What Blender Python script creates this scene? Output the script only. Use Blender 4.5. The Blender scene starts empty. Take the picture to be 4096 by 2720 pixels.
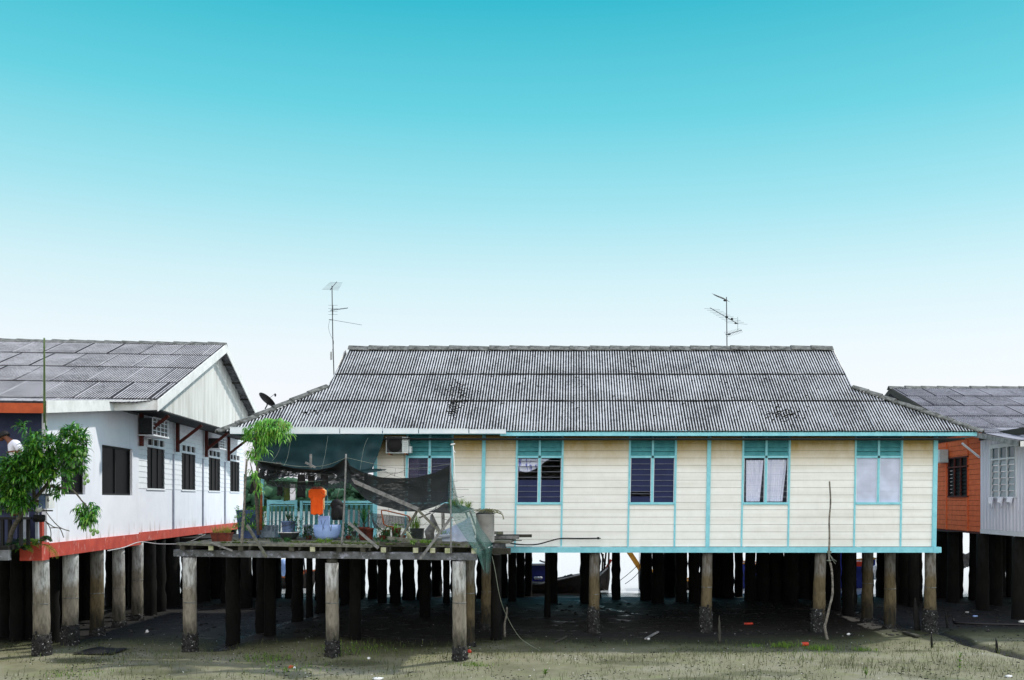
import bpy, math, random
from mathutils import Vector, Matrix, noise
R = random.Random(11)
sc = bpy.context.scene
COL = sc.collection
# camera geometry: level camera with a shifted lens, ground at z = 0
F = 3975.0; CX = 2300.0; HY = 2000.0; CH = 3.55
def W(px, py, Y):
    return Vector(((px-CX)*Y/F, Y, CH+(HY-py)*Y/F))
def zy(py, Y): return CH+(HY-py)*Y/F
def U(a, b): return R.uniform(a, b)
def fn(x, y, z=0.0): return noise.noise(Vector((x, y, z)))

# ---------------------------------------------------------------- materials
MATS = {}
def nt(name):
    m = bpy.data.materials.new(name); m.use_nodes = True
    t = m.node_tree; t.nodes.clear()
    o = t.nodes.new('ShaderNodeOutputMaterial')
    b = t.nodes.new('ShaderNodeBsdfPrincipled')
    t.links.new(b.outputs[0], o.inputs[0])
    MATS[name] = m
    return m, t, b, o
def ramp(t, stops, fac):
    r = t.nodes.new('ShaderNodeValToRGB')
    e = r.color_ramp.elements
    while len(e) < len(stops): e.new(0.5)
    for i, (p, c) in enumerate(stops):
        e[i].position = p; e[i].color = (*c, 1) if len(c) == 3 else c
    t.links.new(fac, r.inputs[0]); return r.outputs[0]
def noise_n(t, scale, detail=5, rough=.6, stretch=None, coord='Object', dist=0):
    tc = t.nodes.new('ShaderNodeTexCoord'); n = t.nodes.new('ShaderNodeTexNoise')
    n.inputs['Scale'].default_value = scale; n.inputs['Detail'].default_value = detail
    n.inputs['Roughness'].default_value = rough; n.inputs['Distortion'].default_value = dist
    src = tc.outputs[coord]
    if stretch:
        mp = t.nodes.new('ShaderNodeMapping'); mp.inputs['Scale'].default_value = stretch
        t.links.new(src, mp.inputs[0]); src = mp.outputs[0]
    t.links.new(src, n.inputs['Vector']); return n.outputs['Fac']
def mix(t, a, b, f, mode='MIX'):
    m = t.nodes.new('ShaderNodeMix'); m.data_type = 'RGBA'; m.blend_type = mode
    for s, v in ((m.inputs[6], a), (m.inputs[7], b), (m.inputs[0], f)):
        if isinstance(v, (int, float)): s.default_value = v
        elif isinstance(v, tuple): s.default_value = (*v, 1) if len(v) == 3 else v
        else: t.links.new(v, s)
    return m.outputs[2]
def math_n(t, op, a, b=None, c=None, clamp=False):
    m = t.nodes.new('ShaderNodeMath'); m.operation = op; m.use_clamp = clamp
    for i, v in enumerate((a, b, c)):
        if v is None: continue
        if isinstance(v, (int, float)): m.inputs[i].default_value = v
        else: t.links.new(v, m.inputs[i])
    return m.outputs[0]
def bump(t, b, h, s, d=.01):
    bn = t.nodes.new('ShaderNodeBump'); bn.inputs['Strength'].default_value = s; bn.inputs['Distance'].default_value = d
    t.links.new(h, bn.inputs['Height']); t.links.new(bn.outputs[0], b.inputs['Normal'])
def pm(name, c1, c2=None, scale=6, rough=.8, bmp=.25, stretch=None, lo=.35, hi=.65, stain_or_shade=None, sscale=2, slo=.55, shi=.75, sstretch=None, metal=0, spec=.3, dist=.01):
    m, t, b, o = nt(name)
    c2 = c2 or tuple(x*.7 for x in c1)
    n = noise_n(t, scale, 6, .65, stretch)
    col = ramp(t, [(lo, c2), (hi, c1)], n)
    if stain_or_shade:
        n2 = noise_n(t, sscale, 5, .7, sstretch)
        f = ramp(t, [(slo, (0, 0, 0)), (shi, (1, 1, 1))], n2)
        col = mix(t, col, stain_or_shade, f)
    t.links.new(col, b.inputs['Base Color'])
    b.inputs['Roughness'].default_value = rough; b.inputs['Metallic'].default_value = metal
    b.inputs['Specular IOR Level'].default_value = spec
    if bmp: bump(t, b, n, bmp, dist)
    return m
def attr(t, name):
    a = t.nodes.new('ShaderNodeAttribute'); a.attribute_name = name; return a.outputs['Fac']
def zcoord(t):
    g = t.nodes.new('ShaderNodeNewGeometry'); s = t.nodes.new('ShaderNodeSeparateXYZ')
    t.links.new(g.outputs['Position'], s.inputs[0]); return s.outputs[2]

def roof_mat(name, light, mid, dark, spotamt=.62):
    m, t, b, o = nt(name)
    g = attr(t, 'g'); tone = attr(t, 'tone')
    n1 = noise_n(t, 9, 6, .75); n2 = noise_n(t, 1.1, 6, .7); n3 = noise_n(t, 38, 3, .6)
    # dirt gathers in the troughs
    v = math_n(t, 'ADD', g, math_n(t, 'MULTIPLY', math_n(t, 'SUBTRACT', n1, .5), 1.1))
    v = math_n(t, 'ADD', v, math_n(t, 'MULTIPLY', math_n(t, 'SUBTRACT', n2, .5), .9))
    v = math_n(t, 'ADD', v, math_n(t, 'MULTIPLY', math_n(t, 'SUBTRACT', tone, .5), .5))
    v = math_n(t, 'ADD', v, math_n(t, 'MULTIPLY', math_n(t, 'SUBTRACT', n3, .5), .5))
    col = ramp(t, [(.30, dark), (.56, mid), (.86, light)], v)
    n4 = noise_n(t, 5.0, 8, .8)
    f = ramp(t, [(spotamt, (0, 0, 0)), (spotamt+.04, (1, 1, 1))], n4)
    col = mix(t, col, (.012, .013, .014), f)
    t.links.new(col, b.inputs['Base Color']); b.inputs['Roughness'].default_value = .95
    b.inputs['Specular IOR Level'].default_value = .15
    bump(t, b, n1, .5, .01)
    return m
roof_mat('roof_main', (.55, .575, .60), (.145, .155, .165), (.014, .015, .016), .66)
roof_mat('roof_left', (.44, .44, .46), (.20, .20, .215), (.03, .03, .034), .72)
roof_mat('roof_right', (.34, .34, .38), (.14, .14, .165), (.03, .032, .04), .72)
pm('ridge', (.20, .21, .20), (.045, .05, .045), 7, .95, .6, stain_or_shade=(.30, .31, .31), sscale=5)
pm('ridge_light', (.36, .36, .34), (.12, .12, .12), 6, .95, .6)
def siding_mat(name, c1, c2, stain_or_shade, amt):
    m, t, b, o = nt(name)
    n = noise_n(t, 3.2, 6, .7); col = ramp(t, [(.3, c2), (.6, c1)], n)
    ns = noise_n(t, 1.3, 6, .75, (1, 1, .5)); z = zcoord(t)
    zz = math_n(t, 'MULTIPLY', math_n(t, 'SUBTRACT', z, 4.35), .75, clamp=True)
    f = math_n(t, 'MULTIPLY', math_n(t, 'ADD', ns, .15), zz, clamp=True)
    col = mix(t, col, stain_or_shade, math_n(t, 'MULTIPLY', f, amt, clamp=True))  # eave shade painted as ochre over the top boards, mixed with patchy staining
    nd = noise_n(t, 14, 4, .8, (1, 1, 3)); fd = ramp(t, [(.60, (0, 0, 0)), (.78, (1, 1, 1))], nd)
    col = mix(t, col, tuple(x*.55 for x in c1), math_n(t, 'MULTIPLY', fd, .45))
    nb = noise_n(t, 1, 2, .5, (.22, .22, 5.1)); col = mix(t, col, mix(t, col, (.89, .885, .86), 1, 'MULTIPLY'), ramp(t, [(.42, (0, 0, 0)), (.66, (1, 1, 1))], nb))
    nv = noise_n(t, 1, 6, .75, (9, 9, .7)); col = mix(t, col, mix(t, col, (.70, .68, .60), 1, 'MULTIPLY'), math_n(t, 'MULTIPLY', ramp(t, [(.58, (0, 0, 0)), (.78, (1, 1, 1))], nv), .35))
    t.links.new(col, b.inputs['Base Color']); b.inputs['Roughness'].default_value = .75
    bump(t, b, noise_n(t, 30, 4, .6), .12, .01)
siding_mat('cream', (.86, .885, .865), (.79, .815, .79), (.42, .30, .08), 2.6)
pm('cream_gap', (.24, .23, .20), (.14, .13, .11), 8, .9, 0)
pm('teal', (.29, .69, .79), (.20, .57, .68), 5, .6, .15, stain_or_shade=(.20, .50, .50), sscale=9, slo=.6, shi=.85)
pm('teal_shaded', (.10, .40, .45), (.06, .28, .32), 5, .7, .1)  # deeper copy of the teal, eave shade painted into the vent slats
pm('teal_dark', (.07, .26, .29), (.04, .17, .20), 5, .6, .15)
pm('tin_light', (.80, .87, .92), (.66, .76, .83), 3, .35, .1, spec=.5)
def wall_mat():
    m, t, b, o = nt('white_wall')
    col = ramp(t, [(.35, (.76, .78, .86)), (.65, (.83, .85, .92))], noise_n(t, 1.2, 5, .6))
    z = zcoord(t)
    band = math_n(t, 'MULTIPLY', math_n(t, 'SUBTRACT', 2.95, z), 2.2, clamp=True)
    st = ramp(t, [(.50, (0, 0, 0)), (.62, (1, 1, 1))], noise_n(t, 1, 6, .7, (5, 5, .9)))
    col = mix(t, col, (.30, .24, .20), math_n(t, 'MULTIPLY', math_n(t, 'MULTIPLY', st, band), .85))
    st2 = ramp(t, [(.56, (0, 0, 0)), (.72, (1, 1, 1))], noise_n(t, 1, 6, .7, (3, 3, .35)))
    col = mix(t, col, (.60, .60, .60), math_n(t, 'MULTIPLY', st2, .45))
    t.links.new(col, b.inputs['Base Color']); b.inputs['Roughness'].default_value = .85
    bump(t, b, noise_n(t, 9, 5, .6), .15, .02)
wall_mat()
pm('white_wood', (.84, .86, .90), (.74, .77, .82), 5, .7, .2)
pm('grey_batten', (.42, .46, .55), (.30, .33, .42), 5, .8, .1)
pm('gable_sheet', (.76, .77, .75), (.56, .56, .53), 3.5, .85, .2, stretch=(1, 1, .12), stain_or_shade=(.25, .24, .20), sscale=5, slo=.62, shi=.8, sstretch=(1, 1, .12))
pm('fascia_white', (.82, .83, .82), (.66, .67, .66), 3, .8, .2, stain_or_shade=(.30, .29, .26), sscale=7, slo=.66, shi=.8)
pm('red_beam', (.56, .085, .055), (.40, .055, .04), 3, .75, .2, stain_or_shade=(.60, .34, .30), sscale=7, slo=.58, shi=.68, sstretch=(1, 1, .4))
pm('orange_fascia', (.52, .10, .03), (.35, .06, .02), 3, .7, .1)
pm('brown_red', (.11, .022, .016), (.05, .012, .01), 6, .8, .2)
pm('orange_wall', (.80, .16, .045), (.66, .12, .035), 5, .75, .25, stain_or_shade=(.70, .22, .09), sscale=22, slo=.62, shi=.72)
pm('orange_gap', (.30, .05, .02), (.2, .03, .015), 5, .9, 0)
pm('pale_sheet', (.84, .84, .93), (.66, .66, .76), 4, .7, .2, stretch=(3, 3, .12), stain_or_shade=(.12, .11, .14), sscale=9, slo=.60, shi=.70, sstretch=(2, 2, .08))
pm('concrete_grey', (.40, .42, .38), (.25, .26, .23), 4, .9, .4, stretch=(1, 1, .3), stain_or_shade=(.09, .10, .06), sscale=6, slo=.5, shi=.7)
pm('tank_grey', (.50, .50, .50), (.30, .30, .30), 3, .9, .3, stain_or_shade=(.16, .16, .13), sscale=3, slo=.5, shi=.75)
pm('black_wood', (.014, .015, .014), (.007, .008, .007), 8, .95, .5)
pm('dark_wood', (.07, .068, .055), (.03, .03, .025), 8, .95, .5, stretch=(1, 6, 1))
pm('old_plank', (.20, .20, .17), (.07, .075, .06), 9, .95, .5, stain_or_shade=(.10, .14, .05), sscale=4, slo=.55, shi=.7)
pm('pale_plank', (.27, .27, .27), (.11, .115, .11), 12, .95, .4)
pm('wood_end', (.50, .50, .38), (.22, .26, .12), 8, .9, .2)
pm('beam_grey', (.17, .18, .20), (.05, .055, .05), 4, .95, .5, stain_or_shade=(.34, .36, .44), sscale=6, slo=.55, shi=.68)
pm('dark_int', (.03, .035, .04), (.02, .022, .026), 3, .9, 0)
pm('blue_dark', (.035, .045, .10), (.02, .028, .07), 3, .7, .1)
pm('black', (.008, .009, .010), (.005, .005, .006), 5, .7, 0)
pm('metal_dark', (.035, .04, .045), (.02, .022, .025), 12, .5, .1, metal=.3)
pm('dish_black', (.012, .012, .014), (.008, .008, .009), 5, .5, 0)
pm('metal_grey', (.40, .42, .44), (.28, .30, .32), 12, .5, .1, metal=.2)
pm('rust', (.36, .10, .03), (.12, .04, .02), 14, .9, .3)
pm('ac_white', (.62, .70, .72), (.45, .52, .54), 3, .5, .05, stain_or_shade=(.30, .15, .06), sscale=7, slo=.68, shi=.75)
pm('curtain_white', (.93, .93, .97), (.82, .83, .92), 5, .9, .1)
pm('curtain_pink', (.78, .62, .74), (.64, .50, .62), 5, .9, .1)
pm('curtain_blue', (.72, .78, .95), (.10, .13, .50), 3.2, .9, .1, stretch=(3, 1, .8), lo=.40, hi=.47)
pm('skin', (.17, .065, .035), (.13, .048, .026), 12, .55, .1)
pm('hair', (.010, .009, .009), (.006, .006, .006), 30, .7, .3)
pm('shirt_white', (.80, .80, .88), (.66, .66, .76), 8, .9, .3)
pm('trousers', (.035, .04, .06), (.02, .022, .035), 8, .9, .3)
pm('shirt_orange', (.95, .13, .012), (.80, .09, .008), 5, .85, .2)
pm('shirt_yellow', (.90, .62, .30), (.80, .50, .22), 5, .85, .2)
pm('tub_blue', (.36, .52, .88), (.26, .40, .74), 3, .55, .08)
pm('pot_blue', (.13, .20, .36), (.08, .12, .22), 7, .6, .2, stain_or_shade=(.30, .36, .45), sscale=6, slo=.6, shi=.7)
pm('crate_blue', (.06, .10, .24), (.03, .05, .13), 5, .6, .2)
pm('foam', (.30, .38, .46), (.17, .22, .27), 12, .9, .3)
pm('pot_red', (.17, .035, .02), (.07, .02, .015), 7, .8, .3)
pm('pot_dark', (.05, .06, .06), (.02, .025, .025), 7, .8, .2)
pm('plastic_white', (.80, .82, .82), (.66, .68, .68), 5, .4, .0)
pm('plastic_sheet', (.50, .56, .66), (.34, .40, .48), 2, .4, .3)
pm('plastic_red', (.55, .05, .02), (.35, .03, .02), 9, .45, .0)
pm('plastic_blue', (.02, .04, .30), (.012, .02, .16), 5, .4, .1, stain_or_shade=(.3, .4, .8), sscale=6, slo=.66, shi=.7)
pm('boat_hull', (.045, .035, .03), (.02, .018, .016), 5, .8, .3)
pm('boat_yellow', (.62, .30, .03), (.35, .15, .02), 6, .7, .2)
pm('hose', (.010, .010, .012), (.006, .006, .008), 5, .4, 0)
pm('rope', (.24, .27, .22), (.14, .16, .13), 20, .9, .2)
pm('wire_white', (.6, .62, .64), (.5, .5, .52), 20, .6, 0)
pm('bark', (.13, .12, .10), (.04, .036, .03), 14, .95, .6)
pm('stick', (.28, .26, .22), (.07, .065, .055), 16, .95, .6)
pm('mango', (.22, .36, .14), (.14, .26, .07), 6, .45, .1)
pm('green_pole', (.10, .16, .05), (.05, .08, .03), 9, .8, .3)
pm('barnacle', (.030, .031, .030), (.006, .006, .006), 14, .9, .8, stain_or_shade=(.66, .68, .68), sscale=20, slo=.61, shi=.67)
pm('moss', (.07, .10, .02), (.03, .045, .012), 14, .95, .5)
pm('mirror_pane', (.05, .08, .12), (.02, .03, .05), 2, .12, 0, spec=.8)
pm('thatch', (.20, .20, .10), (.08, .09, .04), 20, .95, .5)
def pile_mat(name, top, mid, low, zb):
    m, t, b, o = nt(name)
    tc = t.nodes.new('ShaderNodeTexCoord'); s = t.nodes.new('ShaderNodeSeparateXYZ')
    t.links.new(tc.outputs['Object'], s.inputs[0])
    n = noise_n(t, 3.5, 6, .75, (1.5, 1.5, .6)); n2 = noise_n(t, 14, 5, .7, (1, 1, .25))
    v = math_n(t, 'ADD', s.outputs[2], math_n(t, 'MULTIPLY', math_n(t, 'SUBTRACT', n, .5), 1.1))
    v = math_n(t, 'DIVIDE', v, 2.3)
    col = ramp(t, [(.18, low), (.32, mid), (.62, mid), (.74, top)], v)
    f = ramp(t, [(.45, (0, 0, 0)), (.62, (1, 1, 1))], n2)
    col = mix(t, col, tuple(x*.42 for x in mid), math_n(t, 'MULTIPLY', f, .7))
    t.links.new(col, b.inputs['Base Color']); b.inputs['Roughness'].default_value = .92
    b.inputs['Specular IOR Level'].default_value = .2
    bump(t, b, n2, .45, .01)
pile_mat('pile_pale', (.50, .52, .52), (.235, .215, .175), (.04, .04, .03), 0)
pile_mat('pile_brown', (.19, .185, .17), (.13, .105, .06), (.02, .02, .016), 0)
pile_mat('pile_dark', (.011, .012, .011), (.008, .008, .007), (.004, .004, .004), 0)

def leaf_mat(name, cols, trans=.35, rough=.45):
    m, t, b, o = nt(name)
    g = t.nodes.new('ShaderNodeNewGeometry')
    st = [(i/(len(cols)-1) if len(cols) > 1 else 0, c) for i, c in enumerate(cols)]
    col = ramp(t, st, g.outputs['Random Per Island'])
    t.links.new(col, b.inputs['Base Color']); b.inputs['Roughness'].default_value = rough
    b.inputs['Specular IOR Level'].default_value = .45
    tr = t.nodes.new('ShaderNodeBsdfTranslucent'); t.links.new(col, tr.inputs[0])
    mx = t.nodes.new('ShaderNodeMixShader'); mx.inputs[0].default_value = trans
    t.links.new(b.outputs[0], mx.inputs[1]); t.links.new(tr.outputs[0], mx.inputs[2]); t.links.new(mx.outputs[0], o.inputs[0])
leaf_mat('leaf_mango', [(.012, .055, .008), (.03, .13, .015), (.02, .085, .012), (.10, .32, .03), (.04, .17, .02), (.26, .50, .06)], .28, .28)
leaf_mat('leaf_bright', [(.03, .14, .015), (.10, .34, .03), (.18, .52, .05), (.06, .22, .02), (.34, .66, .12), (.12, .40, .04), (.30, .34, .05)], .35)
leaf_mat('leaf_dark', [(.01, .05, .015), (.02, .09, .02), (.04, .15, .03)])
leaf_mat('grass_green', [(.04, .10, .012), (.10, .22, .02), (.20, .36, .04), (.07, .09, .02)], .3, .7)
leaf_mat('grass_yellow', [(.20, .24, .03), (.34, .34, .05), (.14, .18, .03)], .3, .7)
leaf_mat('sprout', [(.05, .06, .02), (.08, .11, .03), (.03, .03, .018), (.14, .19, .05)], .1, .9)
leaf_mat('far_leaf', [(.03, .09, .05), (.05, .14, .07), (.02, .06, .03)], .1, .9)
def net_mat(name, c, opac, weave=90):
    m, t, b, o = nt(name)
    b.inputs['Base Color'].default_value = (*c, 1); b.inputs['Roughness'].default_value = .8
    tr = t.nodes.new('ShaderNodeBsdfTransparent'); mx = t.nodes.new('ShaderNodeMixShader')
    n = noise_n(t, 6, 4, .7, (1, 1, 4)); f = math_n(t, 'ADD', math_n(t, 'MULTIPLY', math_n(t, 'SUBTRACT', n, .5), .9), opac, clamp=True)
    t.links.new(f, mx.inputs[0]); t.links.new(tr.outputs[0], mx.inputs[1]); t.links.new(b.outputs[0], mx.inputs[2])
    t.links.new(mx.outputs[0], o.inputs[0])
net_mat('net_black', (.010, .014, .016), .99)
net_mat('net_thin', (.010, .016, .018), .85)
def lace_mat():
    m, t, b, o = nt('net_lace')
    b.inputs['Base Color'].default_value = (.010, .014, .014, 1)
    tr = t.nodes.new('ShaderNodeBsdfTransparent'); mx = t.nodes.new('ShaderNodeMixShader')
    f = ramp(t, [(.40, (0, 0, 0)), (.46, (1, 1, 1))], noise_n(t, 9, 6, .8))
    t.links.new(f, mx.inputs[0]); t.links.new(tr.outputs[0], mx.inputs[1]); t.links.new(b.outputs[0], mx.inputs[2]); t.links.new(mx.outputs[0], o.inputs[0])
lace_mat()
net_mat('net_green', (.018, .085, .07), .55)
pm('tarp_teal', (.012, .055, .068), (.008, .035, .045), 2, .6, .3)
def glass_mat(name, base, rough, alpha):
    m, t, b, o = nt(name)
    n = noise_n(t, 2.5, 3, .5); col = ramp(t, [(.35, tuple(x*.8 for x in base)), (.65, base)], n)
    t.links.new(col, b.inputs['Base Color']); b.inputs['Roughness'].default_value = rough
    b.inputs['Specular IOR Level'].default_value = {'glass_dark': .015, 'glass_navy': .12}.get(name, .3)
    if alpha < 1:
        tr = t.nodes.new('ShaderNodeBsdfTransparent'); tr.inputs[0].default_value = (.96, .97, 1, 1)
        mx = t.nodes.new('ShaderNodeMixShader'); mx.inputs[0].default_value = alpha
        t.links.new(tr.outputs[0], mx.inputs[1]); t.links.new(b.outputs[0], mx.inputs[2]); t.links.new(mx.outputs[0], o.inputs[0])
glass_mat('glass_navy', (.014, .024, .085), .3, .96)
glass_mat('glass_pale', (.58, .65, .84), .35, 1)
glass_mat('glass_mid', (.014, .024, .085), .3, .5)
glass_mat('glass_clear', (.10, .12, .22), .2, .06)
glass_mat('glass_dark', (.004, .005, .006), .35, 1)
glass_mat('glass_tealy', (.06, .13, .17), .12, .92)

def mud_mat():
    m, t, b, o = nt('mud')
    wet_shade = attr(t, 'wet_shade'); n1 = noise_n(t, .55, 8, .72); n2 = noise_n(t, 7, 8, .8); n3 = noise_n(t, 26, 4, .7)
    n4 = noise_n(t, 1.6, 6, .8)
    col = ramp(t, [(.34, (.105, .105, .058)), (.50, (.18, .175, .108)), (.66, (.235, .23, .17))], n1)
    g = ramp(t, [(.50, (0, 0, 0)), (.64, (1, 1, 1))], n4)
    col = mix(t, col, (.17, .19, .085), math_n(t, 'MULTIPLY', g, .7))
    d = ramp(t, [(.60, (0, 0, 0)), (.68, (1, 1, 1))], n2)
    col = mix(t, col, (.07, .07, .05), math_n(t, 'MULTIPLY', d, .75))
    p = ramp(t, [(.66, (0, 0, 0)), (.70, (1, 1, 1))], n3)
    col = mix(t, col, (.52, .51, .44), math_n(t, 'MULTIPLY', p, .5))
    ws = math_n(t, 'ADD', wet_shade, math_n(t, 'MULTIPLY', math_n(t, 'SUBTRACT', n2, .5), .5))
    damp_shade = ramp(t, [(.05, (0, 0, 0)), (.55, (1, 1, 1))], ws)
    col = mix(t, col, mix(t, col, (.20, .25, .12), 1, 'MULTIPLY'), damp_shade)  # greenish house shade multiplied into the mud along with real dampness
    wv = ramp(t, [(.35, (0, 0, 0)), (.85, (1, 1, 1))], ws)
    col = mix(t, col, mix(t, (.006, .006, .0055), (.022, .021, .020), n1), wv)  # under-house shade painted near-black together with the wetness
    t.links.new(col, b.inputs['Base Color'])
    n5 = noise_n(t, 2.4, 7, .75, (.45, 1.3, 1))
    pud = ramp(t, [(.56, (.7, .7, .7)), (.64, (.12, .12, .12))], n5)
    r = mix(t, (.85, .85, .85), pud, wv)
    r = mix(t, r, (.10, .10, .10), ramp(t, [(.955, (0, 0, 0)), (.975, (1, 1, 1))], wet_shade))
    t.links.new(r, b.inputs['Roughness'])
    b.inputs['Specular IOR Level'].default_value = .28
    h = math_n(t, 'ADD', n2, math_n(t, 'MULTIPLY', n3, .4))
    bump(t, b, h, .6, .03)
mud_mat()
def water_mat():
    m, t, b, o = nt('water')
    b.inputs['Base Color'].default_value = (.55, .57, .55, 1); b.inputs['Roughness'].default_value = .12
    b.inputs['IOR'].default_value = 1.33
    bump(t, b, noise_n(t, 1.6, 5, .6, (.5, 1.5, 1)), .12, .05)
water_mat()
# ---------------------------------------------------------------- mesh builder
class MB:
    def __init__(s, T=None):
        s.v = []; s.f = []; s.sm = []; s.T = T; s.at = {}
    def add(s, vs, fs, smooth=False):
        o = len(s.v)
        s.v += [s.T(p) if s.T else Vector(p) for p in vs]
        for f in fs: s.f.append(tuple(i+o for i in f)); s.sm.append(smooth)
        return s
    def box(s, x0, y0, z0, x1, y1, z1):
        return s.add([(x, y, z) for z in (z0, z1) for y in (y0, y1) for x in (x0, x1)],
                     [(0, 2, 3, 1), (4, 5, 7, 6), (0, 1, 5, 4), (2, 6, 7, 3), (0, 4, 6, 2), (1, 3, 7, 5)])
    def bar(s, p, q, w, h, up=(0, 0, 1), roll=0):
        p = Vector(p); q = Vector(q); d = (q-p).normalized(); up = Vector(up)
        if abs(d.dot(up)) > .95: up = Vector((0, 1, 0))
        a = d.cross(up).normalized(); b = a.cross(d).normalized()
        if roll:
            M = Matrix.Rotation(roll, 3, d); a = M@a; b = M@b
        vs = [c+a*(w/2*i)+b*(h/2*j) for c in (p, q) for j in (-1, 1) for i in (-1, 1)]
        return s.add(vs, [(0, 2, 3, 1), (4, 5, 7, 6), (0, 1, 5, 4), (2, 6, 7, 3), (0, 4, 6, 2), (1, 3, 7, 5)])
    def tube(s, pts, rads, n=8, jit=0, cap=True):
        pts = [Vector(p) for p in pts]
        if isinstance(rads, (int, float)): rads = [rads]*len(pts)
        vs = []; fs = []
        ref = None
        for i, p in enumerate(pts):
            d = (pts[min(i+1, len(pts)-1)]-pts[max(i-1, 0)]).normalized()
            if ref is None: ref = Vector((0, 0, 1)) if abs(d.z) < .9 else Vector((1, 0, 0))
            a = (ref-d*ref.dot(d)).normalized(); b = d.cross(a); ref = a
            for k in range(n):
                t = 2*math.pi*k/n; r = rads[i]*(1+(U(-jit, jit) if jit else 0))
                vs.append(p+a*(r*math.cos(t))+b*(r*math.sin(t)))
        for i in range(len(pts)-1):
            for k in range(n):
                k2 = (k+1) % n; fs.append((i*n+k, i*n+k2, (i+1)*n+k2, (i+1)*n+k))
        if cap: fs.append(tuple(reversed(range(n)))); fs.append(tuple((len(pts)-1)*n+k for k in range(n)))
        return s.add(vs, fs, True)
    def lathe(s, c, prof, n=20, jit=0, sx=1, sy=1, rot=None):
        c = Vector(c); vs = []; fs = []
        for (r, z) in prof:
            for k in range(n):
                t = 2*math.pi*k/n; rr = r*(1+(U(-jit, jit) if jit else 0))
                p = Vector((rr*math.cos(t)*sx, rr*math.sin(t)*sy, z))
                if rot: p = rot@p
                vs.append(c+p)
        m = len(prof)
        for i in range(m-1):
            for k in range(n):
                k2 = (k+1) % n; fs.append((i*n+k, i*n+k2, (i+1)*n+k2, (i+1)*n+k))
        fs.append(tuple(reversed(range(n)))); fs.append(tuple((m-1)*n+k for k in range(n)))
        return s.add(vs, fs, True)
    def blob(s, c, rx, ry, rz, jit=.15, n=8, m=5, rot=None):
        prof = [(math.sin(math.pi*(i+.05)/(m+.1)), -math.cos(math.pi*(i+.05)/(m+.1))*rz) for i in range(m+1)]
        return s.lathe(c, prof, n, jit, rx, ry, rot)
    def prism(s, poly, off):
        off = Vector(off); n = len(poly); vs = [Vector(p) for p in poly]; vs += [p+off for p in vs]
        fs = [tuple(range(n)), tuple(reversed(range(n, 2*n)))]+[(i, i+n, (i+1) % n+n, (i+1) % n) for i in range(n)]
        return s.add(vs, fs)
    def grid(s, fnc, nu, nv, smooth=True, thick=None):
        vs = [fnc(i/nu, j/nv) for j in range(nv+1) for i in range(nu+1)]
        fs = [(j*(nu+1)+i, j*(nu+1)+i+1, (j+1)*(nu+1)+i+1, (j+1)*(nu+1)+i) for j in range(nv) for i in range(nu)]
        return s.add(vs, fs, smooth)
    def build(s, name, mat, parent=None, bevel=0, solid=0, **kw):
        me = bpy.data.meshes.new(name)
        org = parent.location.copy() if parent is not None else Vector((0, 0, 0))
        if parent is not None and parent.parent is not None: org = org+parent.parent.location
        self_org = Vector((0, 0, 0))
        if parent is None and s.v:
            xs = [p.x for p in s.v]; ys = [p.y for p in s.v]; zs = [p.z for p in s.v]
            self_org = Vector(((min(xs)+max(xs))/2, (min(ys)+max(ys))/2, min(zs)))
            if kw.pop('world', False): self_org = Vector((0, 0, 0))
        kw.pop('world', None)
        org = org+self_org
        me.from_pydata([p-org for p in s.v], [], s.f)
        me.polygons.foreach_set('use_smooth', s.sm)
        for k, vals in s.at.items():
            a = me.attributes.new(k, 'FLOAT', 'POINT'); a.data.foreach_set('value', vals)
        me.materials.append(MATS[mat]); me.update()
        o = bpy.data.objects.new(name, me); COL.objects.link(o)
        o.location = self_org
        if parent is not None: o.parent = parent
        if bevel:
            b = o.modifiers.new('b', 'BEVEL'); b.width = bevel; b.segments = 2; b.limit_method = 'ANGLE'
        if solid:
            b = o.modifiers.new('s', 'SOLIDIFY'); b.thickness = solid; b.offset = 0
        for k, v in kw.items(): o[k] = v
        return o
def thing(name, label, cat, loc=(0, 0, 0), group=None):
    o = bpy.data.objects.new(name, None); COL.objects.link(o); o.location = Vector(loc); o.empty_display_size = .2
    o['label'] = label; o['category'] = cat
    if group: o['group'] = group
    return o
def tag(o, label, cat, group=None):
    o['label'] = label; o['category'] = cat
    if group: o['group'] = group
    return o

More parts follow.
